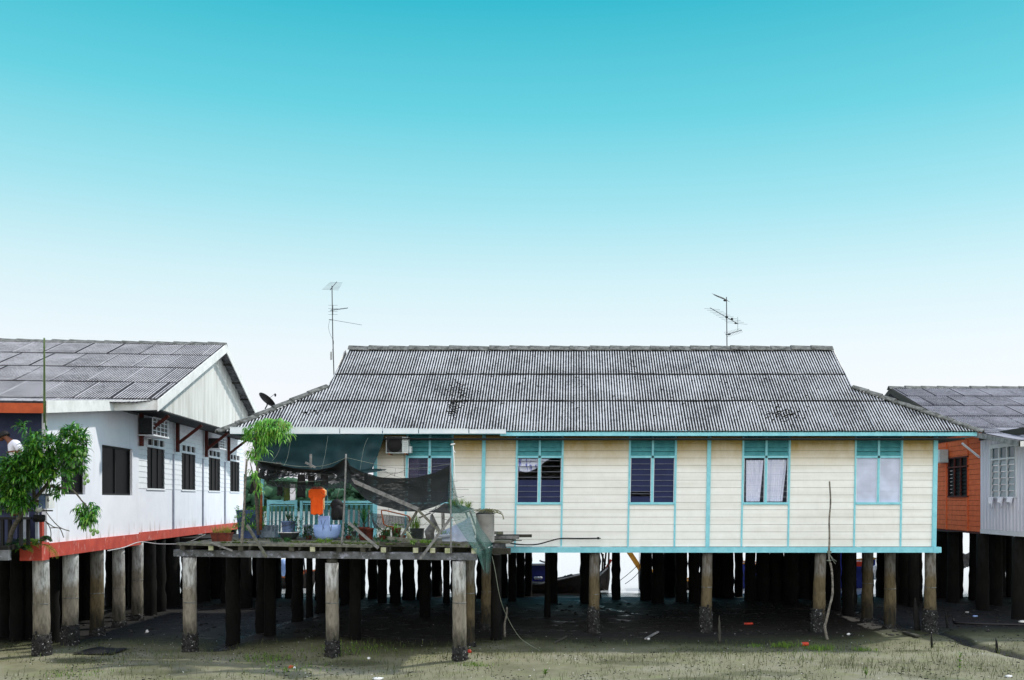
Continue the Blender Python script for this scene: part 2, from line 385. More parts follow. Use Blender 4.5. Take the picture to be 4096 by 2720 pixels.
def corrugated(mb, P, N, u0, u1, trange, laps, pitch=.0762, amp=.011, sheet=.98, seg=6, lap=.014, rows=3, slope_len=1, sag=.012, sd=0, tvar=1, seam=0):
    """P(u,t): point on the plane, N its normal, laps: course limits in t; trange(u)->(lo,hi)"""
    N = Vector(N).normalized(); g = []; tn = []
    n = int((u1-u0)/pitch*seg)
    base = len(mb.v)
    for ci in range(len(laps)-1):
        a, b = laps[ci], laps[ci+1]
        for_rows = [0, .02]+[i/rows for i in range(1, rows)]+[.96, 1]
        cols = []
        for i in range(n+1):
            u = u0+(u1-u0)*i/n
            lo, hi = trange(u)
            l = max(a, lo); h = min(b, hi)
            if h-l < .004: cols.append(None); continue
            w = math.cos(2*math.pi*u/pitch); idx = []
            sh = math.floor(u/sheet+.37*ci); rr = random.Random(sh*13+ci*7+sd); tone = rr.random(); lift = rr.uniform(-.004, .006)
            side = ((u/sheet+.37*ci)-sh)
            for q, k in enumerate(for_rows):
                t = l+(h-l)*k
                rel = (t-a)/(b-a)
                d = amp*w+lap*(1-rel)+lift*(1-rel)+sag*fn(u*.5+sd, t*3+ci)+.004*fn(u*2.1, t*9+sd, 3)+(.010 if side < .06 else 0)
                if q == 0: d -= .022; t = l+(h-l)*.004
                gv = -.35 if q == 0 else (.5+.5*w if k < .98 else .10)
                if side < .03 and q: gv -= seam
                idx.append(len(mb.v)); mb.v.append(P(u, t)+N*d)
                g.append(gv); tn.append(.5+(tone-.5)*tvar)
            cols.append(idx)
        for i in range(n):
            A, B = cols[i], cols[i+1]
            if A and B:
                for q in range(len(for_rows)-1):
                    mb.f.append((A[q], B[q], B[q+1], A[q+1])); mb.sm.append(q > 0)
    for k, vals in (('g', g), ('tone', tn)):
        p = mb.at.get(k, []); mb.at[k] = p+[.5]*(base-len(p))+vals
def caps(mb, p, q, n, w, drop, th=.03, over=.05, jit=.01, side=None):
    """overlapping bent ridge pieces from p to q"""
    p = Vector(p); q = Vector(q); d = (q-p)/n; dn = d.normalized()
    s = Vector(side) if side else dn.cross(Vector((0, 0, 1))).normalized()
    up = s.cross(dn).normalized()
    if up.z < 0: up = -up
    for i in range(n):
        a = p+d*i-dn*over; b = p+d*(i+1); o = U(-jit, jit)
        vs = []
        for e, (c, lift) in enumerate(((a, .028+o), (b, 0+o))):
            for (k, h) in ((-1, -drop), (-.55, -drop*.38), (-.2, 0), (.2, 0), (.55, -drop*.38), (1, -drop)):
                vs.append(c+s*(k*w)+up*(h+lift+th))
            for (k, h) in ((1, -drop), (.5, -drop*.4), (0, 0), (-.5, -drop*.4), (-1, -drop)):
                vs.append(c+s*(k*w)+up*(h+lift))
        m = 11
        fs = [(k, (k+1) % m, (k+1) % m+m, k+m) for k in range(m)]+[tuple(reversed(range(m))), tuple(range(m, 2*m))]
        mb.add(vs, fs)
def siding(mb, gp, P, a0, a1, z0, z1, zb=0, pitch=.197, gap=.007, out=.010, joints=None):
    """lapped boards on P(a,z,d); the dark shadow gap goes in the builder gp"""
    k = math.floor((z0-zb)/pitch)
    while zb+k*pitch < z1-1e-4:
        b = max(z0, zb+k*pitch+gap); t = min(z1, zb+(k+1)*pitch)
        if t > b+.004:
            mb.add([P(a0, b, out), P(a1, b, out), P(a1, t, 0), P(a0, t, 0)], [(0, 1, 2, 3)])
            mb.add([P(a0, b, out), P(a1, b, out), P(a1, b, -.012), P(a0, b, -.012)], [(0, 3, 2, 1)])
        g0 = max(z0, zb+k*pitch); g1 = min(z1, zb+k*pitch+gap)
        if g1 > g0: gp.add([P(a0, g0, -.006), P(a1, g0, -.006), P(a1, g1, -.006), P(a0, g1, -.006)], [(0, 1, 2, 3)])
        k += 1
def pile(parent, x, y, z0, z1, r0, r1, mat='pile_dark', crust=0, rough=.0, name='stilt', lean=(0, 0), rings=None):
    """one stilt: r1 at the top, r0 at the foot, with an encrusted foot"""
    n = 14; k = rings or max(8, int((z1-z0)/.16)); mb = MB(); prof = []
    vs = []; fs = []
    sd = U(0, 99)
    for i in range(k+1):
        f = i/k; z = z0+(z1-z0)*f; r = r0+(r1-r0)*min(1, f*1.25)
        for j in range(n):
            t = 2*math.pi*j/n
            rr = r*(1+rough*fn(math.cos(t)*1.7+sd, math.sin(t)*1.7, z*3.2)*(1.6 if f < .7 else .5))
            vs.append((x+lean[0]*f+rr*math.cos(t), y+lean[1]*f+rr*math.sin(t), z))
    for i in range(k):
        for j in range(n):
            j2 = (j+1) % n; fs.append((i*n+j, i*n+j2, (i+1)*n+j2, (i+1)*n+j))
    fs.append(tuple(k*n+j for j in range(n)))
    mb.add(vs, fs, True)
    me = bpy.data.meshes.new(name)
    base = Vector((x, y, 0)); me.from_pydata([Vector(p)-base for p in mb.v], [], mb.f)
    me.polygons.foreach_set('use_smooth', mb.sm); me.materials.append(MATS[mat])
    o = bpy.data.objects.new(name, me); COL.objects.link(o); o.location = base-parent.location; o.parent = parent
    if mat == 'pile_pale' or mat == 'pile_brown':
        jb = MB(); zj = z0+(z1-z0)*U(.50, .62)
        rj = r0+(r1-r0)*.7
        jb.lathe(Vector((x+lean[0]*.55, y+lean[1]*.55, zj))-base, [(rj*1.0, -.012), (rj*1.03, -.006), (rj*1.03, .006), (rj*1.0, .012)], 18)
        jo = jb.build('joint_ring', 'ridge'); jo.location += Vector((0, 0, 0)); jo.parent = o
        # collar children keep the local frame of the stilt
    if crust:
        cb = MB(); h = crust
        for q in range(int(150*h/.5)):
            t = U(0, 6.28); zz = z0+(U(0, 1)**1.3)*h*U(.8, 1.1); f = max(0, (h-(zz-z0))/h)
            rr = r0*(1.0+.10*f); s = U(.014, .038)
            cb.blob(Vector((x+rr*math.cos(t), y+rr*math.sin(t), zz))-base, s, s, s*U(.7, 1.5), .3, 5, 3)
        cb.lathe(Vector((x, y, 0))-base, [(r0*1.35, z0-.02), (r0*1.22, z0+.10), (r0*1.10, z0+h*.5), (r0*1.02, z0+h)], 14, .07)
        co = cb.build('barnacle_crust', 'barnacle'); co.parent = o
    return o
def leaf(mb, b, d, L, w, droop=.3, seg=3):
    b = Vector(b); d = Vector(d).normalized()
    s = d.cross(Vector((U(-.3, .3), U(-.3, .3), 1))).normalized()
    if s.length < .1: s = Vector((1, 0, 0))
    vs = [b]; prof = [0, .8, 1, .55, 0] if seg == 4 else [0, 1, .75, 0]
    pts = [b]; dd = d.copy(); n = len(prof)-1
    for i in range(n):
        pts.append(pts[-1]+dd*(L/n)); dd = (dd+Vector((0, 0, -droop/n*2))).normalized()
    vs = []; idx = []
    for i, p in enumerate(pts):
        if prof[i] == 0: idx.append((len(vs),)); vs.append(p)
        else:
            up = s.cross(dd)*(.18*w); idx.append((len(vs), len(vs)+1, len(vs)+2)); vs += [p-s*(w*.5*prof[i])+up, p, p+s*(w*.5*prof[i])+up]
    fs = []
    for i in range(n):
        A, B = idx[i], idx[i+1]
        if len(A) == 1: fs += [(A[0], B[1], B[0]), (A[0], B[2], B[1])]
        elif len(B) == 1: fs += [(A[0], A[1], B[0]), (A[1], A[2], B[0])]
        else: fs += [(A[0], A[1], B[1], B[0]), (A[1], A[2], B[2], B[1])]
    mb.add(vs, fs, True)
def whorl(mb, c, axis, n, L, w, spread=1.0, droop=.6):
    axis = Vector(axis).normalized(); a = axis.orthogonal().normalized(); b = axis.cross(a)
    ph = U(0, 6)
    for i in range(n):
        t = ph+2*math.pi*i/n+U(-.3, .3); k = spread*U(.6, 1.2)
        d = axis+a*(k*math.cos(t))+b*(k*math.sin(t))
        leaf(mb, Vector(c)+axis*U(-.06, .04), d, L*U(.7, 1.15), w*U(.8, 1.2), droop*U(.5, 1.4))
def blades(mb, c, n, h, spread, w=.006, lean=.5, base=.05):
    for i in range(n):
        t = U(0, 6.28); p = Vector(c)+Vector((math.cos(t), math.sin(t), 0))*U(0, base)
        d = Vector((math.cos(t)*U(0, spread), math.sin(t)*U(0, spread), 1))
        leaf(mb, p, d, h*U(.5, 1.1), w, lean, 3)
def interp(poly, t):
    n = len(poly)-1; x = t*n; i = min(int(x), n-1); f = x-i
    return Vector(poly[i]).lerp(Vector(poly[i+1]), f)
def smooth_pts(poly, k=4):
    P = [Vector(p) for p in poly]; out = []
    for i in range(len(P)-1):
        p0 = P[max(i-1, 0)]; p1 = P[i]; p2 = P[i+1]; p3 = P[min(i+2, len(P)-1)]
        for j in range(k):
            t = j/k
            out.append(.5*((2*p1)+(-p0+p2)*t+(2*p0-5*p1+4*p2-p3)*t*t+(-p0+3*p1-3*p2+p3)*t**3))
    out.append(P[-1]); return out
def drape(top, bot, nu, nv, bulge=.05, amp=.03, sd=0.0, fr=3.0):
    """cloth between two polylines of world points"""
    mb = MB()
    def f(u, v):
        p = interp(top, u).lerp(interp(bot, u), v)
        p.y += bulge*math.sin(math.pi*v)+amp*fn(u*fr*3+sd, v*fr, sd)+amp*.6*math.sin(u*fr*9+sd)*v
        p.z += amp*.4*fn(u*5+sd, v*5, 7)
        return p
    mb.grid(f, nu, nv); return mb
# ---------------------------------------------------------------- setting
def G(px, py):
    Y = CH*F/(py-HY); return Vector(((px-CX)*Y/F, Y, 0))
CREEKS = [([G(880, 2590), G(961, 2537), G(1164, 2476), G(1256, 2450), G(1330, 2420), G(1420, 2395)], .42, .10),
          ([G(3150, 2385), G(3330, 2405), G(3470, 2452), G(3560, 2492), G(3700, 2512), G(3800, 2535), G(3900, 2575), G(4096, 2625), G(4400, 2690)], .26, .12),
          ([G(2300, 2395), G(2420, 2425), G(2560, 2450), G(2700, 2470)], .4, .05)]
def seg_d(p, a, b):
    ab = b-a; t = max(0, min(1, (p-a).dot(ab)/ab.length_squared)); return (p-(a+ab*t)).length
def creek(x, y):
    best = 0; dep = 0
    p = Vector((x, y, 0))
    for pl, w, d in CREEKS:
        m = min(seg_d(p, pl[i], pl[i+1]) for i in range(len(pl)-1))+.12*fn(x*2, y*2, 3)
        k = math.exp(-(max(0, m)/w)**2)
        if k > best: best = k
        dep = max(dep, d*k)
    return best, dep
def ss(a, b, x):
    t = max(0, min(1, (x-a)/(b-a))); return t*t*(3-2*t)
def gz0(x, y):
    z = .035*fn(x*.35, y*.35, 1)+.018*fn(x*1.7, y*1.7, 2)+.014*fn(x*4, y*4, 5)
    z -= .9*ss(36.2, 50, y)
    if y > 50: z -= .6
    return z
def ground():
    def lin(a, b, s):
        n = int((b-a)/s); return [a+(b-a)*i/n for i in range(n+1)]
    xs = [-900, -300, -100, -45, -28, -21]+lin(-17, 17, .11)+[21, 28, 45, 100, 300, 900]
    ys = [-80, -20, 0, 10, 15]+lin(18, 38.5, .11)+[41, 45, 52, 70, 120, 300, 700, 1500]
    mb = MB(); wet_shade = []; vs = []
    for y in ys:
        for x in xs:
            if -17 <= x <= 17 and 18 <= y <= 38.5:
                k, d = creek(x, y)
                z = gz0(x, y)-d+.02*k*fn(x*6, y*6, 8)
                rid = .03*abs(fn(x*1.3, y*2.6, 4))*ss(25, 29, y); z += rid
                w = max(k, .94*ss(22.2, 27.0, y+1.2*fn(x*.4, y*.4, 9)-1.8*ss(6.5, 8.5, x)))  # creeks are real wetness; the second term paints the house shade
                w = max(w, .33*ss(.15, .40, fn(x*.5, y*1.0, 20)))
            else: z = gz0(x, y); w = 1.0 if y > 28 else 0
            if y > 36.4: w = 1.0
            vs.append((x, y, z)); wet_shade.append(w)
    nx = len(xs)
    fs = [(j*nx+i, j*nx+i+1, (j+1)*nx+i+1, (j+1)*nx+i) for j in range(len(ys)-1) for i in range(nx-1)]
    mb.add(vs, fs, True); mb.at['wet_shade'] = wet_shade
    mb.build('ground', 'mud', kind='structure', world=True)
ground()
mb = MB(); mb.add([(-1400, 36.6, -.07), (1400, 36.6, -.07), (1400, 1800, -.07), (-1400, 1800, -.07)], [(0, 1, 2, 3)])
mb.build('water', 'water', kind='structure', world=True)
def gz(x, y):
    k, d = creek(x, y); return gz0(x, y)-d

# far wooded shore, left of the main house
mb = MB()
for i in range(2600):
    x = U(-190, -28); y = 330+U(-12, 30); h = (9+6*fn(x*.03, 2))*ss(-25, -60, x)+1.5
    z = U(-.5, 1)*h
    if z < 0: z = 0
    s = U(1.2, 2.6)
    mb.blob((x, y, z), s, s, s*.8, .35, 5, 3)
mb.build('far_shore_woods', 'far_leaf', kind='stuff', label='low green woods on the far shore behind the verandah', category='woods')

# mud sprouts: thousands of thin shoots
mb = MB()
for i in range(15000):
    y = 19.2+(U(0, 1)**.8)*5.6; x = U(-11.5, 9.8)*y/20
    dn = .5+.9*fn(x*.45, y*.6, 6)
    if U(0, 1) > dn+.25*ss(-2, 8, x): continue
    if y > 23.4 and U(0, 1) < .6: continue
    z = gz(x, y); h = U(.04, .14)*(1.5 if U(0, 1) < .12 else 1); w = U(.003, .007)
    a = U(-.25, .25)*h; b2 = U(-.2, .2)*h
    t = U(0, 3.14); c, s = math.cos(t)*w, math.sin(t)*w
    mb.add([(x-c, y-s, z-.01), (x+c, y+s, z-.01), (x+a+c*.6, y+b2+s*.6, z+h*.6), (x+a-c*.6, y+b2-s*.6, z+h*.6), (x+a*1.8, y+b2*1.6, z+h)],
           [(0, 1, 2, 3), (3, 2, 4)])
    if U(0, 1) < .15:
        leaf(mb, (x+a, y+b2, z+h*.8), (U(-1, 1), U(-1, 1), .5), .05, .014, .2, 3)
mb.build('mud_shoots', 'sprout', kind='stuff', world=True)
mb = MB()
for (px, py, n, sp, hh) in ((3130, 2588, 90, .35, .15), (3275, 2602, 110, .38, .17), (3460, 2605, 50, .4, .11), (3020, 2590, 30, .3, .11), (3180, 2620, 40, .9, .08),
                            (1050, 2640, 110, .9, .12), (1400, 2600, 160, 1.1, .12), (1170, 2680, 90, .8, .1), (1900, 2665, 70, .4, .08), (300, 2700, 60, .8, .1)):
    c = G(px, py)
    for i in range(n):
        x = c.x+R.gauss(0, sp*.5); y = c.y+R.gauss(0, sp*.4); blades(mb, (x, y, gz(x, y)-.01), 3, hh, .4, .008, .3, .01)
mb.build('mud_grass', 'grass_green', kind='stuff', world=True)
# small lumps, shells and crab castings
for nm, mt, n, smin, smax, yr in (('mud_lumps', 'black_wood', 3600, .006, .020, (19.2, 26)), ('shell_grit', 'plastic_white', 420, .004, .012, (19.2, 29)), ('mud_clods', 'mud', 900, .02, .06, (26, 34))):
    mb = MB()
    for i in range(n):
        y = U(*yr); x = U(-11.5, 9.8)*y/20
        if nm == 'mud_lumps' and fn(x*.6, y*.6, 12) < -.05: continue
        s = U(smin, smax); mb.blob((x, y, gz(x, y)+s*.2), s*U(.8, 1.8), s*U(.8, 1.5), s*.6, .3, 5, 3)
    mb.at['wet_shade'] = [.9]*len(mb.v)
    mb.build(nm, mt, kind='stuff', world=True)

# ---------------------------------------------------------------- main house
LEAN = .018; ZC = zy(1965, 26.5); Y0 = 26.5
def aX(px): return (px-CX)/150.0
def mz(py): return CH+(HY-py)/150.0
def MP(a, z, d): return Vector((aX(a)+LEAN*(z-ZC), Y0-d, z))
H = thing('stilt_house', 'cream boarded house with turquoise trim and grey corrugated roof on stilts, the middle house', 'house', (0, Y0, 0))
ye, ze, run, rise = 25.9, CH+1.78, 4.0, 2.79
N = Vector((0, -rise, run)).normalized()
def RP(u, t): return Vector((u, ye+run*t, ze+rise*t))
def rt(u):
    if u < -6.95: return 0, max(0, .485*(u+9.19)/2.24)
    if u > 7.80: return 0, max(0, .48*(10.52-u)/2.72)
    if u < -6.75: return 0, .485+.515*(u+6.95)/.2
    if u > 7.69: return 0, 1-.52*(u-7.69)/.11
    return 0, 1
mb = MB(); corrugated(mb, RP, N, -9.19, 10.52, rt, [0, .333, .652, .962, 1.0], tvar=.22)
def RPb(u, t): return Vector((u, ye+2*run-run*t, ze+rise*t-.02))
mb.add([RPb(-9.19, 0), RPb(10.52, 0), RPb(7.8, .48), RPb(7.69, 1), RPb(-6.75, 1), RPb(-6.95, .485)], [(0, 1, 2, 3, 4, 5)])
mb.add([(-9.19, ye, ze-.02), (-9.19, ye+8, ze-.02), (-6.95, ye+8-.485*run, ze+rise*.485-.03), (-6.95, ye+.485*run, ze+rise*.485-.03)], [(0, 3, 2, 1)])
mb.add([(10.52, ye, ze-.02), (10.52, ye+8, ze-.02), (7.8, ye+8-.48*run, ze+rise*.48-.03), (7.8, ye+.48*run, ze+rise*.48-.03)], [(0, 1, 2, 3)])
for k in ('g', 'tone'): mb.at[k] += [.5]*(len(mb.v)-len(mb.at[k]))
roof = mb.build('roof', 'roof_main', H)
mb = MB()
caps(mb, RP(-6.75, 1)+Vector((0, 0, .03)), RP(7.74, 1)+Vector((0, 0, .03)), 24, .19, .13, .02, .05, .008)
mb.build('ridge_cap', 'ridge', roof)
for (p, q, n) in ((RP(-9.30, 0), RP(-6.98, .50), 6), (RP(10.60, 0), RP(7.80, .49), 9)):
    mb = MB(); caps(mb, p+Vector((0, 0, .03)), q+Vector((0, 0, .05)), n, .13, .07, .03, .05, .01); mb.build('hip_cap', 'ridge', roof)
mb = MB()
for x in (-6.93, 7.76):
    mb.prism([(x, ye+run*.5, ze+rise*.49), (x, ye+2*run-run*.5, ze+rise*.49), (x, ye+run, ze+rise*.985)], (.03, 0, 0))
mb.build('gable_end', 'gable_sheet', H)
# lichen and moss that has grown on the sheets
for (cx, cy, rx, ry, n) in ((1828, 1575, 60, 40, 150), (1815, 1640, 24, 60, 120), (3125, 1655, 70, 36, 150), (2525, 1475, 22, 40, 30), (1250, 1650, 60, 14, 24), (2960, 1560, 500, 120, 60), (2000, 1560, 420, 120, 45)):
    m2 = MB()
    for i in range(n):
        px, py = R.gauss(cx, rx*.5), R.gauss(cy, ry*.5)
        # meet of the view line with the roof plane
        k = (HY-py)/F; t_ = (k*ye-(ze-CH))/(rise-k*run)
        if not .03 < t_ < .97: continue
        Yp = ye+run*t_; X = (px-CX)*Yp/F; lo, hi = rt(X)
        if t_ > hi-.03: continue
        s_ = U(.012, .05); m2.blob(RP(X, t_)+N*.012, s_*U(.5, 1), s_*U(.8, 1.6), .012, .35, 6, 3)
    m2.build('moss_patch', 'black_wood', roof, kind='stuff')
# eaves
mb = MB(); mb.box(aX(2000)*25.9/26.5, 25.93, zy(1743, 25.9), (3908-CX)*25.93/F, 25.97, zy(1722, 25.9)); mb.build('fascia', 'teal', H)
mb = MB(); mb.box((935-CX)*25.93/F, 25.94, zy(1738, 25.9), aX(2000)*25.9/26.5-.01, 25.975, zy(1718, 25.9)); mb.build('fascia', 'teal_dark', H)
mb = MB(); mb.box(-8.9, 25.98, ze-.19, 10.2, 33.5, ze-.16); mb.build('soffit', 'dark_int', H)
gx = [920, 1360, 1531, 1675, 1876, 2026]
for i in range(5):
    x0 = (gx[i]-CX)*25.8/F+.012; x1 = (gx[i+1]-CX)*25.8/F-.012; z0 = zy(1735-.2*i, 25.76); z1 = zy(1709+2.2*i, 25.76)
    mb = MB(); mb.box(x0, 25.76, z0, x1, 25.775, z1); mb.box(x0, 25.776, z0, x1, 25.90, z0+.012); mb.bar((x0, 25.762, z1), (x1, 25.762, z1), .02, .015)
    mb.build('gutter', 'tin_light', H)
# floor, hidden walls, roof void
mb = MB(); mb.box(aX(985), 26.5, mz(2187), aX(3737), 33.3, mz(2176))
for x in [aX(a) for a in range(1000, 3730, 150)]: mb.box(x, 26.56, mz(2205), x+.08, 33.2, mz(2187)-.002)
mb.build('floor', 'dark_wood', H)
mb = MB()
mb.box(aX(1496), 33.2, mz(2187), aX(3737), 33.25, ze-.2); mb.box(aX(3730), 26.6, mz(2187), aX(3737), 33.2, ze-.2)
mb.box(aX(1500), 26.75, mz(2176), aX(1508), 33.2, ze-.2)
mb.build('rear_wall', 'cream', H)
# front wall
wb = MB(); gb = MB(); zb = mz(2187); zt = mz(1722); zs = mz(2018)
OPEN = [(1622, 1811), (2061, 2251.6), (2512.6, 2704), (2966, 3158.5), (3416, 3607.7)]
edges = [1500]+[e for o in OPEN for e in o]+[3737]
for i in range(0, len(edges), 2): siding(wb, gb, MP, edges[i], edges[i+1], zb, zt, zb)
for a, b in OPEN: siding(wb, gb, MP, a, b, zb, zs, zb)
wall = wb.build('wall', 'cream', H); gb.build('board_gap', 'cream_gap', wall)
tb = MB()
def vbat(mb, a, w, z0, z1, d0=-.02, d1=.035):
    w = w/2
    vs = [MP(a+i*w, z, d) for z in (z0, z1) for d in (d0, d1) for i in (-1, 1)]
    mb.add(vs, [(0, 2, 3, 1), (4, 5, 7, 6), (0, 1, 5, 4), (2, 6, 7, 3), (0, 4, 6, 2), (1, 3, 7, 5)])
for a, w in ((1933, 14), (2833, 15), (3738, 17)): 
    m2 = MB(); vbat(m2, a, w, zb, zt, -.03, .05); m2.build('corner_post' if a > 3700 else 'wall_post', 'teal', H)
for a, b in OPEN:
    for x in (a, b):
        m2 = MB(); vbat(m2, x+(3 if x == a else -3), 6.4, zb, zt); m2.build('wall_batten', 'teal', H)
mb = MB(); mb.box(aX(2026), 26.43, mz(2210), aX(3762), 26.52, mz(2188)); mb.box(aX(3731), 26.415, mz(2211), aX(3750), 26.43-.001, mz(2187)+.003); mb.build('sill_beam', 'teal', H)
def hb(mb, a0, a1, y0, y1, d0, d1):
    vs = [MP(a, z, d) for z in (mz(y1), mz(y0)) for d in (d0, d1) for a in (a0, a1)]
    mb.add(vs, [(0, 2, 3, 1), (4, 5, 7, 6), (0, 1, 5, 4), (2, 6, 7, 3), (0, 4, 6, 2), (1, 3, 7, 5)])
KINDS = ['pink', 'open', 'navy', 'white', 'pale']
for (a, b), kind in zip(OPEN, KINDS):
    fr = MB(); mid = (a+b)/2
    hb(fr, a+7, b-7, 2009, 2018, -.05, .045); hb(fr, a+7, b-7, 1823, 1832, -.05, .03)
    vbat(fr, mid, 9, mz(2009), zt, -.05, .03)
    if kind != 'x':
        for s in (a+7, b-7): hb(fr, s-1.5, s+1.5, 1720, 2009, -.06, .0)
    win = fr.build('window', 'teal', H)
    sl = MB()
    for j in range(6):
        yb = 1822-j*17.2
        for (p, q) in ((a+8, mid-5), (mid+5, b-8)):
            vs = [MP(p, mz(yb), .012), MP(q, mz(yb), .012), MP(q, mz(yb-15), -.055), MP(p, mz(yb-15), -.055)]
            vs += [v+Vector((0, 0, .012)) for v in vs]
            sl.add(vs, [(0, 1, 2, 3), (7, 6, 5, 4), (0, 4, 5, 1)])
    sl.build('vent_slat', 'teal_shaded', win)
    ch = MB()
    for p in (a+9, mid-6, mid+6, b-9): hb(ch, p-1.1, p+1.1, 1833, 2008, -.03, .004)
    ch.build('louvre_channel', 'tin_light', win)
    pn = MB(); pe = MB()
    for si, (p, q) in enumerate(((a+10.5, mid-7), (mid+7, b-10.5))):
        for j in range(8):
            yt = 1832+j*22; yb = yt+22
            op = (kind == 'open' and j < 4)
            ajar = (kind == 'navy' and si == 0 and j == 6)
            if op or ajar:
                z = mz((yt+yb)/2); vs = [MP(p, z, .05), MP(q, z, .05), MP(q, z+.01, -.09), MP(p, z+.01, -.09)]
            else:
                dd = .004 if kind != 'pale' else -.016; vs = [MP(p, mz(yb+1.5), dd), MP(q, mz(yb+1.5), dd), MP(q, mz(yt-.5), -.022), MP(p, mz(yt-.5), -.022)]
            n = Vector((0, .005, .001)); vs += [v+n for v in vs]
            pn.add(vs, [(0, 1, 2, 3), (7, 6, 5, 4), (0, 4, 5, 1), (2, 6, 7, 3)])
            c0 = vs[0]; c1 = vs[1]
            if kind != 'pale': pe.bar(c0+Vector((0, -.003, 0)), c1+Vector((0, -.003, 0)), .004, .005)
    mat = {'pink': 'glass_mid', 'open': 'glass_navy', 'navy': 'glass_navy', 'white': 'glass_clear', 'pale': 'glass_pale'}[kind]
    pan = pn.build('louvre_pane', mat, win)
    if pe.v: pe.build('pane_edge', {'pale': 'glass_pale', 'white': 'tin_light'}.get(kind, 'grey_batten'), win)
    def curt(a0, a1, y0, y1, wv, sd, a0b=None, a1b=None, dep=-.07):
        a0b = a0 if a0b is None else a0b; a1b = a1 if a1b is None else a1b
        m = MB()
        def f(u, v):
            al = a0+(a0b-a0)*v; ar = a1+(a1b-a1)*v
            x = al+(ar-al)*u
            return MP(x, mz(y0+(y1-y0)*v), dep+.025*math.sin(u*wv+sd+v*.8)+.02*fn(u*4+sd, v*2))
        m.grid(f, 40, 14); return m
    if kind == 'pink':
        curt(a+14, a+52, 1832, 1990, 34, 1, None, a+58).build('curtain', 'curtain_pink', win)
    elif kind == 'white':
        curt(a+17, mid-9, 1840, 2006, 26, 0, a+20, mid-22).build('curtain', 'curtain_white', win)
        curt(mid+8, b-11, 1838, 2006, 22, 2, mid+9, b-26, -.07).build('curtain', 'curtain_white', win)
    elif kind == 'open':
        m = MB()
        top = [MP(x, mz(1834), -.08) for x in (a+9, a+40, a+75, a+100, a+134)]
        bot = [MP(x, mz(y), -.07) for x, y in ((a+10, 1882), (a+40, 1890), (a+80, 1876), (a+112, 1850), (a+134, 1836))]
        drape(top, bot, 30, 10, -.02, .03, 3).build('curtain', 'curtain_blue', win)
# verandah end: posts and railings
for a, y0, y1, w in ((1050, 1865, 2187, 10), (1500, 1740, 2187, 14), (1062, 1740, 1865, 9)):
    m2 = MB(); vbat(m2, a, w, mz(y1), mz(y0), -.04, .04); m2.build('verandah_post', 'teal', H)
for a in (1050, 1250, 1488):
    m2 = MB(); x = aX(a); m2.box(x, 33.0, mz(2180), x+.10, 33.1, ze-.2); m2.build('verandah_post', 'teal_dark', H)
def railing(a0, a1, y0, y1, yb, pitch, pw):
    m = MB(); hb(m, a0, a1, y0, y1, -.03, .04); hb(m, a0, a1, y1+4, y1+7, -.02, .02)
    hb(m, a0, a0+10, y1, yb, -.03, .03); hb(m, a1-10, a1, y1, yb, -.03, .03)
    r = m.build('railing', 'teal', H); p = MB(); x = a0+pitch
    while x < a1-12: hb(p, x, x+pw, y1+7, yb-6, -.015, .015); x += pitch
    hb(p, a0+10, a1-10, yb-6, yb, -.02, .02); p.build('baluster', 'teal_dark', r)
railing(1070, 1190, 2000, 2017, 2168, 16, 7); railing(1202, 1510, 2003, 2012, 2168, 20, 11)
m = MB()
for a in range(1005, 1500, 24): m.bar((aX(a), 33.1, mz(2180)), (aX(a), 33.1, mz(2060)), .07, .03)
m.bar((aX(1000), 33.1, mz(2055)), (aX(1500), 33.1, mz(2055)), .06, .08); m.build('rear_railing', 'white_wood', H)

# stilts: front rows with barnacles, then the dark forest of piles behind
FLO = mz(2212)
def base(px, py): 
    g = G(px, py); return g.x, g.y
for (px, py, w, mt, cr) in ((2374, 2532, 44, 'pile_brown', .75), (2823, 2542, 46, 'pile_brown', .75), (3273, 2552, 48, 'pile_brown', .75), (3720, 2560, 48, 'pile_brown', .8),
                            (3466, 2487, 44, 'pile_brown', .3), (3560, 2512, 46, 'pile_brown', .3), (1945, 2522, 42, 'pile_brown', .35)):
    x, y = base(px, py); y = max(y, 26.72); x = (px-CX)*y/F; r = w/2*y/F
    pile(H, x, y, -.15, FLO, r*U(1.0, 1.1), r*U(.88, .97), mt, cr*U(.8, 1.15), .12, lean=(U(-.01, .07), 0))
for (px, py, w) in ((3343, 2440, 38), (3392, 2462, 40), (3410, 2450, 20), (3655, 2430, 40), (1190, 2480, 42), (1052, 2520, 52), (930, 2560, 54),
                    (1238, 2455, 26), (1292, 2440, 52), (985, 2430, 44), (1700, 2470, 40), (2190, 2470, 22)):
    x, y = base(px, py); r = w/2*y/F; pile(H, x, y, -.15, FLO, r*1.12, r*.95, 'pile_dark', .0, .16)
GAPS = [(406, 430), (629, 631), (643, 659), (718, 727), (1003, 1010), (1075, 1078), (1124, 1144), (1211, 1263), (1462, 1473), (1548, 1561), (1601, 1612), (1658, 1671),
        (1724, 1727), (1766, 1772), (1799, 1805), (1900, 1909), (1952, 1960), (2029, 2032), (2098, 2100), (2128, 2198), (2230, 2321), (2400, 2447), (2480, 2561), (2749, 2754),
        (2933, 2938), (2971, 2981), (3022, 3025), (3356, 3367), (3426, 3448), (3493, 3508), (3686, 3706), (3795, 3799), (3850, 3879), (4021, 4024), (4054, 4059), (4120, 4130)]
BACK = []
prev = 560
for g0, g1 in GAPS:
    if g0 > 560:
        w = g0-prev
        n = max(1, math.ceil(w/58)); ww = w/n
        for i in range(n): BACK.append((prev+ww*(i+.5), ww, i in (0,) , i == n-1))
    prev = max(prev, g1)
nb = 0
BACKR = []
